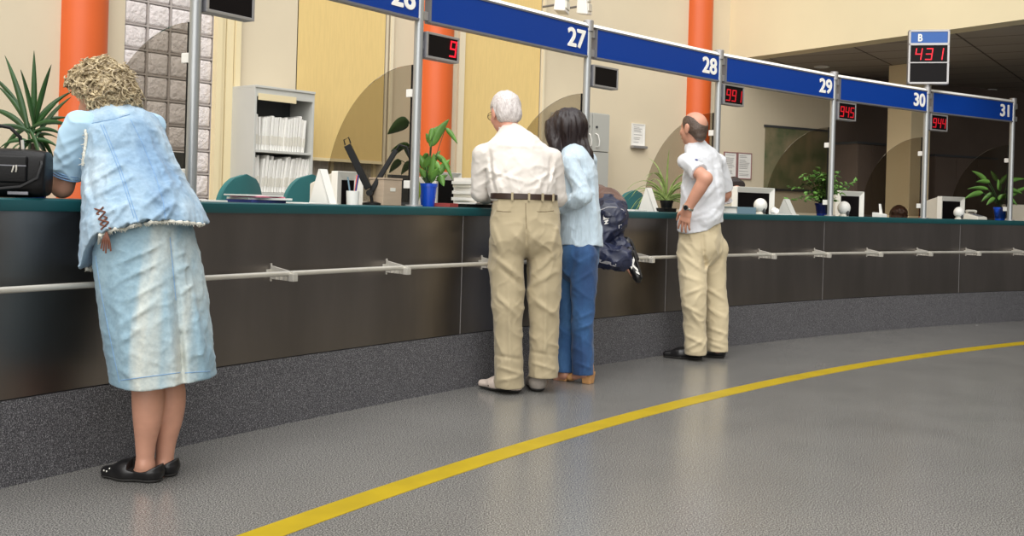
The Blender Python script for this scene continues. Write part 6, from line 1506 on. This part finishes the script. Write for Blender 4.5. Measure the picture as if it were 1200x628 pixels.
# lockers on the back wall
a_, b_ = hit(672,160,RW-.42), hit(713,160,RW-.42); c_ = (a_+b_)/2; c_.z = 0; w = Vector((b_.x-a_.x,b_.y-a_.y,0)).length; ang = math.atan2(b_.y-a_.y,b_.x-a_.x)
rt = thing('locker','tall grey locker with doors and white handles behind the post of board 27','locker',c_,ang); zt_ = hit(700,132.5,RW-.42).z; zm_ = hit(700,178,RW-.42).z
mb = MB(); mb.box(-w/2,w/2,.0,.38,.05,zt_); mb.build('body', M['locker'], rt, bevel=.003); mb = MB(); mb.box(-w/2+.02,w/2-.02,.02,.36,0,.05); mb.build('plinth', M['grey_dark'], rt)
for i in range(2):
    for z0,z1 in ((.07,zm_-.006),(zm_+.006,zt_-.01)):
        x0 = -w/2 + w/2*i; mb = MB(); mb.box(x0+.005,x0+w/2-.005,-.018,-.001,z0,z1); dd = mb.build('door', M['locker'], rt, bevel=.003)
        if z1 > 1.9:
            xh = x0 + (.06 if i else w/2-.06); mb = MB(); mb.tube([(xh,-.018,zm_+.05),(xh+.012,-.055,zm_+.06),(xh+.012,-.06,zm_+.12),(xh-.004,-.055,zm_+.18),(xh-.012,-.018,zm_+.2)], .008, 10, flat=.6); mb.build('handle', M['white'], dd, smooth=True)
            mb = MB(); mb.tube([(xh,-.018,zm_+.27),(xh,-.028,zm_+.27)], .014, 16); mb.build('lock', M['grey_dark'], dd, smooth=True)
# notices and map on the wall
def notice(x0, x1, y0, y1, label, frame, seed, name='wall_notice', ledge=False, pcol=M['paper']):
    a_, b_ = hit(x0,(y0+y1)/2,RW-.012), hit(x1,(y0+y1)/2,RW-.012); c_ = (a_+b_)/2; w = Vector((b_.x-a_.x,b_.y-a_.y,0)).length; zt_ = hit((x0+x1)/2,y0,RW-.012).z; zb0 = hit((x0+x1)/2,y1,RW-.012).z; c_.z = zb0; h = zt_-zb0
    rt = thing(name, label, 'notice', c_, math.atan2(b_.y-a_.y,b_.x-a_.x)); t = .012
    mb = MB(); mb.box(-w/2+t*.5,w/2-t*.5,-.002,.004,t*.5,h-t*.5); sh_ = mb.build('sheet', pcol, rt)
    mb = MB()
    for q in ((-w/2,w/2,0,t),(-w/2,w/2,h-t,h),(-w/2,-w/2+t,t,h-t),(w/2-t,w/2,t,h-t)): mb.box(q[0],q[1],-.008,.006,q[2],q[3])
    mb.build('frame', frame, rt)
    rr = random.Random(seed); mb = MB(); n = int((h-.06)/.018)
    for k in range(n):
        z = h-.045-k*.018; wd = (w-.07)*rr.uniform(.55,1.)
        if rr.random() < .15: continue
        mb.box(-w/2+.035,-w/2+.035+wd,-.0028,-.002,z,z+.006)
    mb.build('printed_lines', M['silver'], sh_)
    if ledge: mb = MB(); mb.box(-w/2-.01,w/2+.01,-.05,.004,-.03,0); mb.build('ledge', M['silver'], rt, bevel=.003)
notice(740,755.5,145,171,'small framed white notice on the wall left of the third orange column',M['white'],1,ledge=True)
fr_ = mat('rose_frame',(150,110,108),.6)
notice(848,863,178,210,'white notice sheet in a thin frame right of the balding man, left one of two',fr_,2)
notice(864,880.5,179,210,'white notice sheet in a thin frame right of the balding man, right one of two',fr_,3)
a_, b_ = hit(896,185,RW-.015), hit(974,185,RW-.015); c_ = (a_+b_)/2; w = Vector((b_.x-a_.x,b_.y-a_.y,0)).length; zt_ = hit(935,152,RW-.015).z; zb0 = hit(935,222,RW-.015).z; c_.z = zb0
rt = thing('wall_map','large dim green and tan map on the back wall behind counter 29','map',c_,math.atan2(b_.y-a_.y,b_.x-a_.x)); mb = MB(); mb.box(-w/2,w/2,-.004,.002,0,zt_-zb0); mb.build('sheet', mat('map_print',(140,126,98),.7,noise=(3.5,.5),col2=(84,96,64)), rt)
mb = MB(); mb.box(-w/2-.02,w/2+.02,-.012,.008,zt_-zb0,zt_-zb0+.03); mb.build('top_bar', M['grey_dark'], rt); mb = MB(); mb.box(-w/2-.02,w/2+.02,-.012,.008,-.03,0); mb.build('bottom_bar', M['grey_dark'], rt)
for sq, fw in ((0,0),(1,0)):
    pass
# office chairs under the two clerks
for (sz, f_, rr0), lab in zip(CL, ('plain dark stool under the brown-haired clerk','plain dark stool under the dark-haired clerk')):
    rt = thing('office_stool', lab, 'stool', rr0 - f_*.08, 0); mb = MB(); mb.lathe([(.17,sz-.05),(.19,sz-.03),(.19,sz-.012),(.16,sz-.004)],n=32); mb.build('seat', M['black'], rt, smooth=True)
    mb = MB(); mb.cyl((0,0,.05),(0,0,sz-.05),.03); mb.build('column_post', M['black'], rt, smooth=True); mb = MB(); mb.lathe([(.22,0),(.22,.02),(.06,.05)],n=32); mb.build('base', M['black'], rt, smooth=True)
